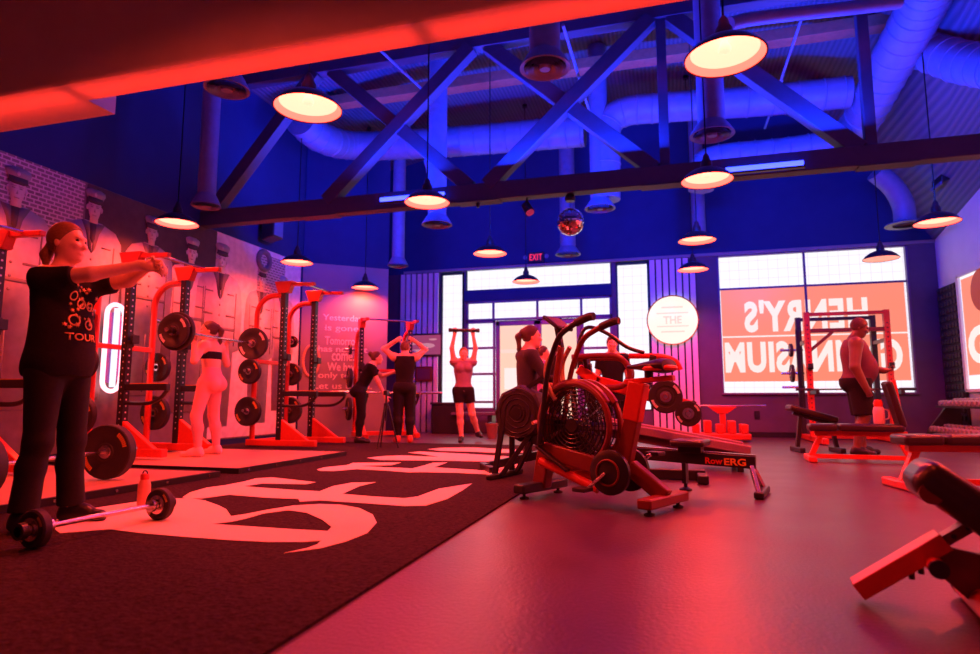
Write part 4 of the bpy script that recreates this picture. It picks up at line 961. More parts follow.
# right rack
def right_rack():
    o=empty('power_rack','red power rack in front of the banner window','power rack',(3.02,12.0,0)); w=.62
    for s in (-1,1):
        for y,m,h in ((-.0,'red',2.26),(.75,'black',2.26)):
            b=MB().box((s*w-.045,y-.045,.04),(s*w+.045,y+.045,h)); b.use('blackp')
            for k in range(22): b.cyl((s*w,y-.0455,.35+k*.08),(s*w,y-.047,.35+k*.08),.012,n=8)
            b.build('upright',m,o)
        MB().bar((s*w,-.9,.06),(s*w,.85,.06),.09,.09).build('foot','red',o,bevel=.008); MB().bar((s*w,0,1.75),(s*w,.75,1.75),.06,.06).build('side_brace','darkred',o)
        MB().bar((s*w,-.04,.85),(s*w,-.55,.85),.055,.07).build('spotter_arm','black',o,bevel=.005); b=MB(); b.box((s*w-.04,-.14,1.25),(s*w+.04,-.04,1.28)).box((s*w-.04,-.14,1.25),(s*w+.04,-.12,1.35)); b.build('bar_hook','black',o)
    MB().bar((-w,0,2.22),(w,0,2.22),.05,.06).build('top_crossbar','red',o,bevel=.005)
    MB().bar((-w,0,1.93),(w,0,1.93),.06,.07).build('crossbar','darkred',o,bevel=.005); MB().bar((-w+.03,0,1.58),(-w+.4,0,1.9),.05,.05).build('corner_brace','darkred',o)
    MB().bar((-w,.75,.06),(w,.75,.06),.08,.08).build('rear_base','red',o,bevel=.006); MB().bar((-w,.75,2.22),(w,.75,2.22),.06,.06).build('rear_crossbar','black',o)
    MB().box((-w-.13,.3,.5),(-w-.07,.36,2.0)).build('storage_post','black',o,bevel=.004)
    for z in (1.62,1.2,.95):
        MB().bar((-w-.08,.33,z),(-w-.02,.33,z),.03,.03).build('peg_bracket','black',o); MB().cyl((-w-.1,.33,z),(-w-.4,.33,z),.022,n=10).build('plate_peg','steel',o)
    return o
right_rack()
for z,r,l in ((1.62,.12,'small black plate stored high on the red power rack'),(1.2,.16,'black plate stored at mid height on the red power rack')): place_plate(l,(3.02-.62-.22,12.33,z),(1,0,0),r,.05,None,'whitep')
MBb=empty('barbell','barbell held low in the red power rack behind the big man','barbell',(3.02,11.75,.85+.05)); MB().cyl((-.66,0,0),(.66,0,0),.014,n=10).build('shaft','black',MBb)
for s in (-1,1): MB().cyl((s*.66,0,0),(s*.9,0,0),.024,n=10).build('sleeve','black',MBb)
# ---- dumbbell rack on the right wall
dr=empty('dumbbell_rack','black two-tier dumbbell rack along the right wall','dumbbell rack',(4.5,11.35,0))
for y in (-1.0,1.0): MB().prism([(-.25,y-.03,0),(.25,y-.03,0),(.25,y-.03,.72),(.12,y-.03,.72),(-.25,y-.03,.22)],(0,.06,0)).build('end_frame','black',dr,bevel=.005)
for z,x in ((.16,-.1),(.59,.06)):
    MB().prism([(x-.17,-1.0,z),(x+.17,-1.0,z+.06),(x+.17,-1.0,z+.09),(x-.17,-1.0,z+.03)],(0,2.0,0)).build('shelf','blackp',dr)
def dumbbell():
    o=empty('dumbbell','','dumbbell')
    MB().cyl((-.07,0,0),(.07,0,0),.016,n=10).build('handle','steel',o)
    for s in (-1,1): MB().lathe([(.001,.0),(.052,.0),(.06,.012),(.06,.075),(.052,.088),(.001,.088)],8,(s*.062,0,0),(s,0,0)).build('head','iron',o,smooth=20)
    return o
D0=dumbbell(); first=True
ordn=['first','second','third','fourth','fifth','sixth','seventh','eighth','ninth','tenth','eleventh','twelfth','thirteenth']
for row,(z,x) in (('lower',(.285,-.1)),('upper',(.715,.06))):
    for k in range(13):
        o=D0 if first else copy_tree(D0); first=False
        o.location=(4.5+x,11.35+.9-k*.15,z-.04); o.rotation_euler=(0,-.17,0)
        tag(o,'grey dumbbell on the %s shelf of the rack, %s from the window end'%(row,ordn[k]),'dumbbell','dumbbells on the rack')
# ---- front air bike
ab=empty('exercise_bike','red and black fan exercise bike nearest the camera','exercise bike',(-.495,4.515,0),math.atan2(.47,-.95))
def stab(s,L,name='stabilizer',m='black',par=None,hh=.065,z=.075):
    MB().bar((s,-L/2,z),(s,L/2,z),.10,hh).build(name,m,par,bevel=.012)
    for y in (-L/2+.07,L/2-.07): MB().lathe([(.035,0),(.035,.012),(.012,.02),(.012,z-.02)],14,(s,y,0)).build('levelling_foot','blackp',par)
stab(.5,.56,par=ab); stab(-.50,.54,m='darkred',par=ab)
MB().bar((.5,0,.07),(.40,0,.62),.10,.12,w2=.09,h2=.10).build('front_post','darkred',ab,bevel=.012)
MB().bar((.40,.0,.60),(.30,0,1.12),.04,.045).build('mast','darkred',ab,bevel=.01)
MB().bar((.46,.075,.36),(-.22,.075,.235),.05,.125).build('main_beam','darkred',ab,bevel=.015)
MB().bar((.46,-.075,.36),(-.22,-.075,.235),.05,.125).build('main_beam','darkred',ab,bevel=.015)
MB().cyl((.44,.09,.27),(-.06,.09,.11),.032,n=14).build('lower_tube','red',ab)
MB().cyl((.44,-.09,.27),(-.06,-.09,.11),.032,n=14).build('lower_tube','red',ab)
MB().bar((-.26,0,.27),(-.52,0,.09),.075,.11).build('rear_leg','darkred',ab,bevel=.012)
MB().bar((-.20,0,.22),(-.30,0,.62),.075,.105).build('seat_tube','darkred',ab,bevel=.01)
MB().bar((-.285,0,.58),(-.345,0,.84),.085,.125).build('seat_post','red',ab,bevel=.01)
MB().bar((-.24,0,.845),(-.60,0,.865),.05,.035).build('seat_slide','red',ab,bevel=.006)
sd=MB().lathe([(.001,-.15),(.03,-.15),(.05,-.08),(.09,.02),(.12,.10),(.11,.15),(.001,.165)],20,(0,0,0),(-1,0,0)).build('seat','vinyl',ab,bevel=0,smooth=60); sd.location=(-.42,0,.945); sd.scale=(1.,1.,.42)
MB().tube(circ((-.50,0,.93),.10,X_,Y_*.95,20),.018,8,True).build('seat_rim','red',ab); MB().cyl((-.42,0,.87),(-.42,0,.93),.03).build('seat_clamp','black',ab)
# crank
MB().lathe([(.001,.0),(.13,.0),(.15,.015),(.15,.045),(.12,.06),(.001,.06)],28,(-.18,.10,.235),(0,1,0)).build('crank_cover','black',ab,smooth=40)
MB().lathe([(.001,.0),(.13,.0),(.15,.015),(.15,.045),(.12,.06),(.001,.06)],28,(-.18,-.16,.235),(0,1,0)).build('crank_cover','black',ab,smooth=40)
MB().tube(circ((-.18,.162,.235),.085,X_,Z_,28),.008,6,True).build('chain_ring','darkred',ab)
for s,e in ((1,(-.045,.19,.125)),(-1,(-.315,-.19,.345))):
    MB().bar((-.18,s*.185,.235),e,.022,.034,(0,1,0)).build('crank_arm','steel',ab,bevel=.005)
    pd=V(e)+V((0,s*.07,0)); MB().box(pd-V((.05,.055,.014)),pd+V((.05,.055,.014))).build('pedal','blackp',ab,bevel=.006)
# fan
fc=V((.15,0,.54)); FR=.30
for y in (-.075,.075): MB().tube(circ(fc+V((0,y,0)),FR,X_,Z_,48),.022,8,True).build('fan_rim','darkred',ab)
b=MB()
for y in (-.085,.085):
    for r in (.07,.10,.13,.16,.19,.22,.25,.275): b.tube(circ(fc+V((0,y*(1.05 if r<.2 else 1),0)),r,X_,Z_,40),.0045,5,True)
    for k in range(20): t=2*PI*k/20; b.cyl(fc+V((.05*math.cos(t),y,.05*math.sin(t))),fc+V((FR*math.cos(t),y*.95,FR*math.sin(t))),.0035,n=5)
b.build('fan_cage','black',ab)
b=MB()
for k in range(10):
    t=2*PI*k/10; u=V((math.cos(t),0,math.sin(t))); w_=V((-math.sin(t),0,math.cos(t))); b.prism([fc+u*.07+V((0,-.05,0))+w_*-.02,fc+u*.26+V((0,-.05,0))+w_*-.02,fc+u*.26+V((0,.05,0))+w_*.03,fc+u*.07+V((0,.05,0))+w_*.03],w_*.006)
b.build('fan_blade','blackp',ab); MB().cyl(fc+V((0,-.1,0)),fc+V((0,.1,0)),.05).build('fan_hub','black',ab)
MB().bar((.42,0,.50),(fc.x,-.0,.54),.03,.04).build('fan_bracket','black',ab)
b=MB()
for y in (-.055,.055): b.tube([fc+V((FR*1.03*math.cos(t),y,FR*1.03*math.sin(t))) for t in [-PI*.12+PI*.95*k/20 for k in range(21)]],.03,6)
b.build('fan_guard','darkred',ab)
# long swinging handles
for s,sh in ((1,0),(-1,.0)):
    y=s*.14; pth=smooth_path([(.41,y,.40),(.375,y,.62),(.32,y*1.05,.92),(.22,y*1.1,1.16),(.10,y*1.15,1.245),(-.04,y*1.2,1.295),(-.10,y*1.2,1.30)],6)
    MB().tube(pth,.021,10).build('handle_arm','black' if s>0 else 'darkred',ab,smooth=60); MB().tube(pth[-11:],.029,10).build('grip','blackp',ab,smooth=60)
    MB().cyl((.43,y-.03*s,.40),(.43,y*.3,.40),.03).build('handle_pivot','black',ab)
    MB().bar((.43,y,.38),(.16,y*.95,.22),.02,.05,(0,1,0)).build('push_rod','black',ab,bevel=.004)
for y in (-.07,.07):
    MB().tube(smooth_path([(.27,y,1.12),(.36,y*1.4,1.0),(.36,y*1.5,.85),(.30,y*1.2,.72)],6),.018,8).build('inner_loop','wood',ab,smooth=60)
mo=MB().box((-.09,-.1,-.014),(.09,.1,.014)).build('monitor','black',ab,bevel=.01); mo.location=(.33,0,1.30); mo.rotation_euler=(0,-.62,0)
MB().box((-.07,-.08,.0141),(.07,.08,.0155)).build('monitor_display','plum',mo); MB().bar((.30,0,1.1),(.335,0,1.28),.03,.04).build('monitor_bracket','black',ab)
# ---- rowing machine
rw=empty('rowing_machine','black rowing machine whose long rail runs right behind the front bike','rowing machine',(.6,5.2,0),math.atan2(.52,-2.12))
MB().bar((-.03,0,.245),(1.75,0,.31),.06,.095).build('rail','black',rw,bevel=.006)
MB().bar((-.03,0,.2975),(1.75,0,.3625),.035,.012).build('rail_track','steel',rw)
for s in (-1,1): MB().bar((.0,s*.03,.22),(-.06,s*.16,.035),.028,.035).build('rear_leg','steel',rw,bevel=.004)
MB().bar((-.065,-.22,.028),(-.065,.22,.028),.07,.05).build('rear_foot','black',rw,bevel=.012)
MB().bar((.5,0,.22),(.5,0,.06),.10,.03).build('middle_post','black',rw); MB().lathe([(.05,0),(.05,.015),(.015,.03),(.015,.1)],14,(.5,0,0)).build('middle_foot','black',rw)
st_=MB().box((-.13,-.16,-.02),(.13,.16,.03)).build('seat','vinyl',rw,bevel=.018); st_.location=(.45,0,.375); MB().box((.36,-.06,.30),(.54,.06,.36)).build('seat_carriage','black',rw,bevel=.006)
tx=text_mb('Row',(.335,.0335,.222),(-1,0,.0),(0,0,1),width=.13,height=.05,bold=.03).build('rail_letters','red',rw)
text_mb('ERG',(.195,.0335,.218),(-1,0,.0),(0,0,1),width=.16,height=.055,bold=.03).build('rail_letters','orange',rw)
MB().box((1.5,-.22,.24),(1.62,.22,.27)).build('foot_board','black',rw)
for s in (-1,1): q=MB().box((-.14,-.05,-.012),(.14,.05,.012)).build('foot_plate','blackp',rw,bevel=.008); q.location=(1.55,s*.14,.36); q.rotation_euler=(0,.75,0)
fw=V((1.96,0,.60)); MB().lathe([(.001,-.10),(.22,-.10),(.25,-.08),(.26,-.05),(.26,.05),(.25,.08),(.22,.10),(.001,.10)],8,fw,(0,1,0)).build('flywheel_housing','blackp',rw,smooth=20)
b=MB()
for r in (.08,.13,.18,.22): b.tube(circ(fw+V((0,.103,0)),r,X_,Z_,32),.005,5,True)
b.build('flywheel_grille','black',rw); MB().cyl(fw+V((0,-.11,0)),fw+V((0,.112,0)),.05).build('flywheel_hub','black',rw)
MB().bar((1.72,0,.33),(1.95,0,.42),.07,.10).build('front_frame','black',rw,bevel=.01)
for s in (-1,1): MB().bar((2.10,s*.06,.70),(2.16,s*.17,.04),.035,.05).build('front_leg','black',rw,bevel=.006); MB().bar((1.86,s*.06,.40),(2.10,s*.15,.04),.03,.045).build('front_strut','black',rw,bevel=.006)
MB().bar((2.14,-.32,.035),(2.14,.32,.035),.06,.05).build('front_foot','black',rw,bevel=.014)
MB().bar((1.9,0,.83),(1.62,0,1.0),.035,.035).build('monitor_arm','black',rw); q=MB().box((-.012,-.1,-.09),(.012,.1,.09)).build('monitor','blackp',rw,bevel=.008); q.location=(1.6,0,1.03); q.rotation_euler=(0,-.3,0)
MB().tube([(1.74,-.24,.52),(1.70,-.1,.54),(1.70,.1,.54),(1.74,.24,.52)],.016,8).build('handle','wood',rw)
MB().box((1.66,-.03,.49),(1.76,.03,.57)).build('chain_guide','black',rw)
# ---- plate-loaded lever machine
lm=empty('lever_machine','red plate-loaded lever machine standing behind the front bike','lever machine',(-.25,6.0,0))
def lp(x,z,y=0): return V((x+.25,y,z))
MB().bar(lp(-.88,.05),lp(.30,.05),.09,.09).build('base_beam','black',lm,bevel=.008)
for x in (-.85,.27): MB().bar(lp(x,.04,-.30),lp(x,.04,.30),.09,.07).build('base_foot','black',lm,bevel=.01)
MB().bar(lp(-.62,.08),lp(-.74,1.06),.08,.08).build('post','black',lm,bevel=.008); MB().bar(lp(-.30,.08),lp(-.40,.72),.06,.07).build('post','black',lm,bevel=.006)
MB().bar(lp(-.82,1.02,-.02),lp(-.62,.88,-.02),.09,.10).build('lever_arm','red',lm,bevel=.012); MB().bar(lp(-.66,.90,-.02),lp(.20,.66,-.02),.09,.11).build('lever_arm','red',lm,bevel=.012)
MB().bar(lp(.19,.665,-.02),lp(.23,.65,-.02),.095,.115).build('end_cap','blackp',lm,bevel=.006)
for s in (-1,1):
    y=s*.17
    MB().tube(smooth_path([lp(-.86,1.12,y),lp(-.60,1.13,y),lp(-.42,1.11,y),lp(-.33,.98,y),lp(-.40,.85,y),lp(-.62,.83,y)],6),.028,10).build('handle_loop','darkred',lm,smooth=60)
    MB().cyl(lp(-.74,1.12,y),lp(-.74,1.0,0),.02).build('handle_stub','black',lm)
MB().tube(smooth_path([lp(-.86,1.02),lp(-.80,1.32),lp(-.72,1.42),lp(-.55,1.36),lp(-.36,1.22),lp(-.2,1.16)],5),.018,8).build('top_bar','black',lm,smooth=60)
MB().tube(smooth_path([lp(-.35,1.14,.1),lp(-.05,1.13,.1),lp(.08,1.08,.1),lp(.12,1.0,.1)],5),.026,8).build('rear_handle','red',lm,smooth=60); MB().bar(lp(-.20,.78,.06),lp(-.12,1.14,.1),.05,.06).build('rear_post','black',lm)
for x,z in ((-.02,.75),(.17,.60)): MB().cyl(lp(x,z+.0,.05),lp(x,z,-.2),.022).build('plate_peg','steel',lm); MB().bar(lp(x,z,-.02),lp(x+.02,z+.06,-.02),.04,.05).build('peg_bracket','black',lm)
MB().bar(lp(.02,.66,-.02),lp(.17,.60,-.02),.04,.05).build('hanger_link','black',lm)
place_plate('black white-lettered plate hung on the lever machine, left of two',(-.02,5.86,.75),(0,1,0),.15,.05,None,'whitep'); place_plate('smaller black plate hung lowest at the lever machine\'s right end',(.17,5.86,.60),(0,1,0),.115,.05,None,'whitep')
# ---- treadmill deck behind
tm=empty('treadmill','dark treadmill with a sloping deck behind the rowing machine','treadmill',(-.04,7.12,0),0)
MB().prism([(-.80,-.30,.48),(.80,-.30,.20),(.80,-.30,.10),(-.80,-.30,.36)],(0,.6,0)).build('deck','maroon',tm,bevel=.01)
for y in (-.33,.33): MB().bar((-.82,y,.50),(.82,y,.215),.07,.09).build('side_rail','mauve',tm,bevel=.012)
for x in (-.75,.72):
    for y in (-.28,.28): MB().bar((x,y,.0),(x,y,.36 if x<0 else .13),.06,.06).build('leg','black',tm)
MB().box((-.88,-.34,.42),(-.66,.34,.56)).build('motor_cover','black',tm,bevel=.03)
for y in (-.35,.35): MB().bar((-.72,y,.45),(-.86,y,1.1),.05,.07).build('upright','black',tm,bevel=.006); 
MB().bar((-.86,-.37,1.1),(-.86,.37,1.1),.08,.12).build('console','black',tm,bevel=.02)
# ---- red bar holder near the back wall
gh=empty('storage_stand','low red storage stand with a tee post beside the back window','storage stand',(.86,11.8,0))
MB().box((-.5,-.22,.03),(.5,.22,.14)).build('base','red',gh,bevel=.02)
for y in (-.16,.16):
    for k in range(5): MB().box((-.46+k*.2,y-.05,.14),(-.34+k*.2,y+.05,.30+.06*(k%2))).build('divider','red',gh,bevel=.015)
MB().bar((.06,0,.14),(.06,0,.52),.10,.10).build('post','red',gh,bevel=.01); MB().prism([(-.18,-.06,.60),(.30,-.06,.60),(.14,-.06,.48),(-.02,-.06,.48)],(0,.12,0)).build('tee_head','red',gh,bevel=.008)
bb=empty('barbell','bare barbell lying on the low red stand near the back wall','barbell',(.78,11.8,.622)); MB().cyl((-.62,0,0),(.55,0,0),.013,n=10).build('shaft','steel',bb)
for a,c in ((-.95,-.62),(.55,.86)): MB().cyl((a,0,0),(c,0,0),.021,n=10).build('sleeve','steel',bb)
# ---- benches
def pad(name,p,q,w,t,par,up=(0,0,1),m='vinyl'):
    p,q=V(p),V(q); return MB().bar(p,q,w,t,up).build(name,m,par,bevel=.03)
def flat_bench(label,loc,rz,back=55,L=.62,zt=.44):
    o=empty('weight_bench',label,'weight bench',loc,rz)
    pad('seat_pad',(-.62,0,zt-.045),(-.32,0,zt-.04),.28,.085,o); pad('bench_pad',(-.30,0,zt-.04),(.36,0,zt-.04),.28,.085,o)
    MB().bar((-.55,0,zt-.11),(.40,0,zt-.11),.07,.06).build('spine','red',o,bevel=.006)
    MB().bar((-.48,0,zt-.12),(-.60,0,.05),.06,.06).build('front_leg','red',o,bevel=.006); MB().bar((.30,0,zt-.12),(.42,0,.05),.06,.07).build('rear_leg','red',o,bevel=.006)
    MB().bar((-.61,-.25,.035),(-.61,.25,.035),.09,.07).build('front_foot','red',o,bevel=.015); MB().bar((.43,-.2,.035),(.43,.2,.035),.08,.07).build('rear_foot','red',o,bevel=.012); MB().bar((-.58,0,.06),(.42,0,.06),.05,.05).build('base_beam','red',o)
    if back is not None:
        a=math.radians(back); p=V((.40,0,zt-.02)); q=p+V((math.cos(a),0,math.sin(a)))*L; n=V((-math.sin(a),0,math.cos(a)))
        pad('back_pad',p+n*.05,q+n*.05,.27,.075,o,(0,1,0) if 0 else (0,0,1)); MB().bar(p-V((.04,0,.03)),q-n*.02,.06,.05).build('back_frame','red',o,bevel=.006)
    return o
flat_bench('red weight bench with an upright black back pad, in front of the big man',(2.22,8.25,0),math.radians(-4),back=103,L=.54)
flat_bench('red weight bench with a flat black two-piece pad near the right edge',(2.42,6.0,0),math.radians(8),back=None)
o=empty('weight_bench','black weight bench with a sloping pad left of the red power rack','weight bench',(1.98,9.7,0),math.radians(8))
pad('seat_pad',(-.36,0,.62),(.26,0,.44),.27,.085,o); MB().bar((-.3,0,.54),(.26,0,.37),.06,.05).build('spine','black',o,bevel=.006)
MB().bar((-.2,0,.50),(-.26,0,.05),.05,.05).build('front_leg','black',o); MB().bar((.2,0,.38),(.26,0,.05),.05,.05).build('rear_leg','black',o); MB().bar((-.26,-.22,.035),(-.26,.22,.035),.07,.07).build('front_foot','black',o,bevel=.012); MB().bar((.26,-.22,.035),(.26,.22,.035),.07,.07).build('rear_foot','black',o,bevel=.012)
# foreground adjustable bench
fb=empty('weight_bench','red adjustable weight bench with a dark padded end, nearest the camera at right','weight bench',(1.0,2.55,0),math.radians(-9))
def fp(px,py,y=0.):
    # point on the bench's long vertical plane
    r=ray(px,py); d=V((math.cos(math.radians(-9)),math.sin(math.radians(-9)),0)); n=V((-d.y,d.x,0)); P=O+r*((V(fb.location)-O+n*y).dot(n)/r.dot(n)); q=P-V(fb.location); return V((q.dot(d),y,P.z))
t0,t1=fp(857,589),fp(932,546)
MB().bar(t0,t1+(t1-t0)*.15,.10,.062).build('leg_tube','red',fb,bevel=.004)
b=MB().bar(t0+(t1-t0)*.85,t0+(t1-t0)*2.2,.06,.035); b.use('black')
for k in range(5): q=t0+(t1-t0)*(1.25+.18*k); b.cyl(q+V((0,-.0305,0)),q+V((0,-.032,0)),.009,n=10)
b.build('telescoping_tube','darkred',fb)
pv=fp(932,562); MB().cyl(pv+V((0,-.10,0)),pv+V((0,.1,0)),.028).build('pivot','red',fb); MB().cyl(pv+V((0,-.115,0)),pv+V((0,-.095,0)),.03).build('pivot_cap','black',fb); b=MB()
for k in range(2): q=t0+(t1-t0)*(.72+.12*k); b.cyl(q+V((0,0,-.07)),q+V((0,0,-.02)),.010,n=8)
b.build('bolt','black',fb)
g=[fp(*a) for a in ((925,548),(945,545),(1010,560),(1010,620),(975,605),(940,575))]; MB().prism([q+V((0,-.03,0)) for q in g],(0,.06,0)).build('gusset','darkred',fb,bevel=.006)
p0,p1=fp(912,468),fp(1010,533)
d=(p1-p0).normalized(); MB().bar(p0,p0+d*.85,.27,.13).build('back_pad','vinyl',fb,bevel=.05); MB().cyl(p0+V((.03,-.13,-.07)),p0+V((.03,.13,-.07)),.036).build('pad_roll','darkred',fb)
MB().bar(p0+d*.25-V((0,0,.085)),p0+d*.85-V((0,0,.085)),.06,.04).build('pad_frame','darkred',fb)
f0=fp(972,606); MB().cyl((f0.x+.03,-.25,.05),(f0.x+.03,.20,.05),.045,n=18).build('front_foot','red',fb); 
MB().cyl((f0.x+.03,-.265,.05),(f0.x+.03,-.25,.05),.047,n=18).build('foot_cap','black',fb); MB().cyl((f0.x+.03,.2,.05),(f0.x+.03,.215,.05),.047,n=18).build('foot_cap','black',fb)
MB().bar((f0.x+.02,0,.06),(f0.x+.9,0,.09),.08,.06).build('base_beam','red',fb,bevel=.006); MB().bar((f0.x+.88,-.25,.04),(f0.x+.88,.25,.04),.08,.07).build('rear_foot','red',fb,bevel=.01); MB().bar((f0.x+.86,0,.07),(f0.x+.45,0,.27),.06,.05).build('support_strut','red',fb)
# ---- small things
def bottle(label,loc,s,m,capm):
    o=empty('water_bottle',label,'water bottle',loc); MB().lathe([(.001,0),(.034*s,0),(.038*s,.01*s),(.038*s,.13*s),(.03*s,.155*s),(.022*s,.165*s),(.001,.165*s)],20).build('body',m,o,smooth=50)
    MB().lathe([(.001,.165*s),(.026*s,.165*s),(.027*s,.19*s),(.02*s,.2*s),(.001,.2*s)],20).build('cap',capm,o,smooth=40); MB().tube(smooth_path([(-.02*s,0,.19*s),(-.012*s,0,.215*s),(.012*s,0,.215*s),(.02*s,0,.19*s)],4),.004*s,6).build('loop','black',o); return o
q=fl(143,508); bottle('orange water bottle standing on the turf beside the small barbell',(q.x,q.y,.016),1.05,'bottle','red')
bq=empty('water_bottle','pink lidded water bottle standing on the weight bench before the big man','water bottle',(2.35,8.23,.445)); MB().lathe([(.001,0),(.055,0),(.06,.01),(.06,.15),(.05,.19),(.04,.2),(.001,.2)],20).build('body','bottlew',bq,smooth=50); MB().lathe([(.001,.2),(.045,.2),(.05,.24),(.035,.28),(.001,.28)],18).build('cap','red',bq,smooth=40); MB().tube(smooth_path([(.055,0,.17),(.1,0,.15),(.1,0,.07),(.055,0,.05)],4),.009,6).build('handle','bottlew',bq)
# tripod
tq=fl(397,450); tq=V((-4.05,8.55,.012)); tpd=empty('tripod','black camera tripod standing on the turf before the pair at the back','tripod',tq)
for k,a in enumerate((.3,2.4,4.5)): MB().tube([(0.03*math.cos(a),.03*math.sin(a),.62),(.19*math.cos(a),.19*math.sin(a),.012)],[.016,.010],8).build('leg','black',tpd); MB().ell((.19*math.cos(a),.19*math.sin(a),.014),(.016,.016,.014),10,6).build('rubber_foot','rubberb',tpd)
MB().cyl((0,0,.4),(0,0,.78),.014).build('centre_column','black',tpd); MB().cyl((0,0,.58),(0,0,.66),.035).build('spider','black',tpd); MB().box((-.03,-.05,.78),(.03,.05,.85)).build('head','black',tpd,bevel=.008)
# planter pot and low bench under the left window
pq=V((-3.25,11.55,0)); o=empty('flower_pot','small brown pot on the floor by the striped panel','pot',pq); MB().lathe([(.001,0),(.085,0),(.12,.24),(.13,.24),(.13,.28),(.11,.28),(.11,.25),(.001,.25)],20).build('pot','terra',o,smooth=40); MB().ell((0,0,.25),(.10,.10,.05),14,8).build('soil','black',o,smooth=60)
o=empty('low_bench','dark low bench with a pale top under the entrance windows','bench',(-3.6,12.75,0)); MB().box((-.85,-.18,.40),(.85,.18,.46)).build('seat','plum',o,bevel=.01)
for x in (-.7,0,.7): MB().box((x-.05,-.15,0),(x+.05,.15,.4)).build('leg','black',o,bevel=.006)
o=empty('storage_bin','dark storage bin against the window beside the low bench','bin',(-4.65,12.9,0)); MB().prism([(-.28,-.2,0),(.28,-.2,0),(.3,-.2,.62),(-.3,-.2,.62)],(0,.36,0)).build('body','black',o,bevel=.02); MB().box((-.32,-.22,.62),(.32,.18,.67)).build('lid','blackp',o,bevel=.01)
# ================================================================== THE OTHER PEOPLE
gd=(gp1-gp0).normalized(); gc=(gp0+gp1)/2
# woman under the bar: back to us, facing the mural
fx=V((-gd.y,gd.x,0)) # facing
rzG=math.atan2(fx.y,fx.x)-PI/2
gl=gc+fx*.085; gz=.06
person('woman in pink leggings and black sports bra holding a barbell on her shoulders',(gl.x,gl.y,gz),rzG,1.68,
 dict(shL=(-.17,.0,1.36),shR=(.17,.0,1.36),nb=(0,.02,1.42),hd=(0,.06,1.57),elL=(-.34,.0,1.16),elR=(.34,.0,1.16),wrL=(-.33,.02,1.40),wrR=(.33,.02,1.40),knL=(-.17,.05,.49),knR=(.15,.03,.49),anL=(-.2,-.02,.085),anR=(.17,-.02,.085),hipL=(-.09,0,.9),hipR=(.09,0,.9),pel=(0,-.02,.93)),
 yaw=.5,female=True,hairstyle='ponytail',top=dict(m='tee',hem=1.20,top=1.30,sleeve=0,o=.006,name='sports_bra'),bottom=dict(m='pink',len=1.93,waist=1.10,o=.006),shoes='bottlew',res=.0095,
 handL=(.1,-.35,.9),handR=(-.1,-.35,.9),palmL=(0,-1,0),palmR=(0,-1,0),curlL=1.1,curlR=1.1)
# woman with the bar overhead, facing the camera
p=fl(463,442); dirc=math.atan2(-p.y,-p.x)-PI/2
person('woman in mauve T-shirt and dark shorts holding a short bar overhead by the entrance',(p.x,p.y,0),dirc+.1,1.66,
 dict(elL=(-.22,.04,1.71),elR=(.22,.04,1.71),wrL=(-.17,.06,1.97),wrR=(.17,.06,1.97),shL=(-.175,.0,1.46),shR=(.175,.0,1.46),knL=(-.17,-.02,.5),anL=(-.30,-.22,.16),knR=(.06,.03,.5),anR=(.03,.0,.085),hd=(0,.04,1.60)),
 female=True,hair='hair',hairstyle='bun',top=dict(m='mauve',hem=.90,sleeve=.6,so=.02,o=.022),bottom=dict(m='tee',len=.5,waist=1.0,o=.022,name='shorts'),shoes='black',res=.0105,handL=(0,.1,1),handR=(0,.1,1),palmL=(0,1,0),palmR=(0,1,0),curlL=1.2,curlR=1.2)
s_=1.66/1.75; Rz=Matrix.Rotation(dirc+.1,3,'Z'); bc=V(p)+Rz@V((0,.095*s_,2.035*s_)); ax=Rz@X_
o=empty('exercise_bar','short dark bar held overhead by the woman by the entrance','bar',bc); MB().cyl(-ax*.24,ax*.24,.028,n=14).build('shaft','black',o)
for s in (-1,1): MB().cyl(ax*s*.22,ax*s*.27,.034,n=14).build('end_cap','rubberb',o)
# seated rider with a ponytail, hips at 0.78 m
p=atD(527,395,6.45)
rzP=math.radians(-62)
person('woman with a dark ponytail and dark long-sleeved top riding behind the rowing machine',(p.x,p.y,-.18),rzP,1.68,
 dict(hd=(0,.06,1.625),nb=(0,.01,1.475),elL=(-.21,.14,1.2),elR=(.21,.14,1.2),wrL=(-.19,.34,1.12),wrR=(.19,.34,1.12),knL=(-.11,.36,.86),knR=(.11,.36,.70),anL=(-.11,.28,.48),anR=(.11,.24,.34)),female=True,yaw=-.1,hairstyle='ponytail',
 top=dict(m='darktop',hem=.97,sleeve=1.9,so=.012,o=.012),bottom=dict(m='legg',len=1.93,waist=1.04,o=.006),shoes='black',res=.0095,curlL=1.0,curlR=1.0)
bk=empty('spin_bike','dark spin bike under the woman with the ponytail, mostly hidden','exercise bike',(p.x,p.y,0),rzP+PI/2)
MB().bar((0,0,.2),(-.02,0,.62),.06,.06).build('seat_post','black',bk); q=MB().ell((0,0,0),(.13,.09,.03),16,8).build('saddle','vinyl',bk,smooth=60); q.location=(-.02,0,.645)
MB().bar((-.4,0,.06),(.75,0,.28),.06,.08).build('frame_beam','black',bk); MB().bar((.55,0,.24),(.50,0,.88),.05,.05).build('handlebar_post','black',bk); MB().cyl((.48,-.22,.90),(.48,.22,.90),.016).build('handlebar','black',bk)
MB().bar((0,0,.1),(0,0,.24),.06,.08).build('frame_block','black',bk)
for x in (-.42,.72): MB().bar((x,-.25,.035),(x,.25,.035),.07,.07).build('stabilizer','black',bk,bevel=.01); MB().bar((x,0,.04),(x,0,.28 if x>0 else .08),.05,.05).build('foot_post','black',bk)
MB().lathe([(.001,-.02),(.2,-.02),(.2,.02),(.001,.02)],28,(.62,0,.28),(0,1,0)).build('flywheel','rubberb',bk,smooth=40)
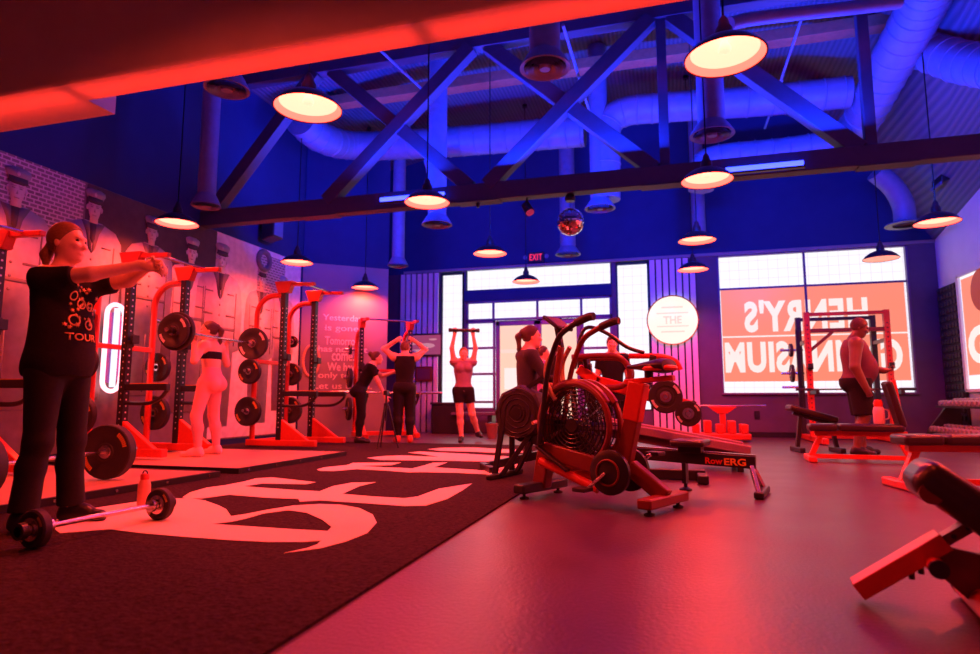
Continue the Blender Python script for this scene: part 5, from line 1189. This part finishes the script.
for s,z in ((-1,.33),(1,.19)): MB().bar((.2,s*.06,.26),(.22,s*.08,z),.02,.03).build('crank_arm','steel',bk); MB().box((.17,min(s*.08,s*.16),z-.015),(.29,max(s*.08,s*.16),z+.01)).build('pedal','blackp',bk)
MB().cyl((.2,-.07,.26),(.2,.07,.26),.03).build('crank_axle','black',bk)
# woman in purple, standing farther back
p=atD(541,365,9.6); person('woman in a purple top with a hair bun standing behind the front bike',(p.x,p.y,0),math.radians(-70),1.55,dict(hd=(0,.05,1.63)),female=True,hairstyle='bun',top=dict(m='purple',hem=.95,sleeve=.5,so=.015,o=.014),bottom=dict(m='legg',len=1.93,waist=1.02,o=.008),res=.0105)
p=atD(555,357,11.6); person('person in a white tank top standing far back by the right door',(p.x,p.y,0),math.radians(-80),1.60,None,top=dict(m='wtank',hem=.93,sleeve=0,o=.014,tank=1,name='tank_top'),bottom=dict(m='legg',len=1.3,waist=1.0,o=.02,name='shorts'),res=.0125)
p=atD(612,345,8.8); person('person in a dark T-shirt standing behind the red lever machine',(p.x,p.y,0),math.atan2(-p.y,-p.x)-PI/2,1.62,None,top=dict(m='legg',hem=.9,sleeve=.6,so=.015,o=.016),bottom=dict(m='legg',len=1.93,waist=1.0,o=.015,name='trousers'),res=.012)
# pair at the back left
p=V((-4.33,9.85,0)); rzA=math.radians(28)
person('person in black vest and trousers at the back, both hands raised behind the head',(p.x,p.y,.0),rzA,1.74,
 dict(elL=(-.36,.05,1.60),elR=(.36,.05,1.60),wrL=(-.16,-.04,1.74),wrR=(.16,-.04,1.74),shL=(-.19,0,1.46),shR=(.19,0,1.46),hd=(0,.05,1.62)),hair='hair',hairstyle='short',limb=1.1,
 top=dict(m='tee',hem=.92,sleeve=0,o=.012,tank=1,name='tank_top'),bottom=dict(m='legg',len=1.9,waist=1.02,o=.02,name='trousers'),shoes='red',res=.0105,handL=(.8,0,.5),handR=(-.8,0,.5),palmL=(0,1,0),palmR=(0,1,0),curlL=.9,curlR=.9)
p=V((-5.0,9.55,0))
person('person in black with a dark hair bun leaning beside the one with raised hands',(p.x,p.y,0),math.radians(-60),1.62,
 dict(nb=(0,.20,1.42),hd=(0,.28,1.55),shL=(-.17,.17,1.37),shR=(.17,.17,1.37),elL=(-.20,.40,1.22),elR=(.20,.30,1.10),wrL=(-.12,.62,1.30),wrR=(.2,.42,.86),pel=(0,-.02,.95)),female=True,hairstyle='bun',
 top=dict(m='tee',hem=.9,sleeve=.6,so=.014,o=.014),bottom=dict(m='legg',len=1.93,waist=1.02,o=.012),shoes='black',res=.0105)
# big man at right
p=(fl(850,456)+fl(876,455))/2
person('heavy-set man in a maroon tank top and black shorts before the red power rack',(p.x,p.y,0),math.radians(-98),1.80,
 dict(pel=(0,-.02,.94),nb=(0,-.02,1.48),hd=(0,.06,1.63),shL=(-.225,-.02,1.41),shR=(.225,-.02,1.41),elL=(-.31,.05,1.13),elR=(.31,-.06,1.11),wrL=(-.24,.33,1.08),wrR=(.31,.04,.86),hipL=(-.11,0,.92),hipR=(.11,0,.92),knL=(-.15,.03,.5),knR=(.13,.03,.5),anL=(-.2,.02,.09),anR=(.14,-.08,.09)),
 pitch=-.35,g=1.34,belly=1.03,skin='skind',hairstyle='short',limb=1.45,top=dict(m='maroon',hem=.88,sleeve=0,o=.018,tank=1,name='tank_top'),bottom=dict(m='tee',len=.98,waist=.98,o=.03,flare=.05,name='shorts'),shoes='black',res=.0105,handL=(.1,.9,.1),palmL=(0,0,1),curlL=.9,curlR=.7)
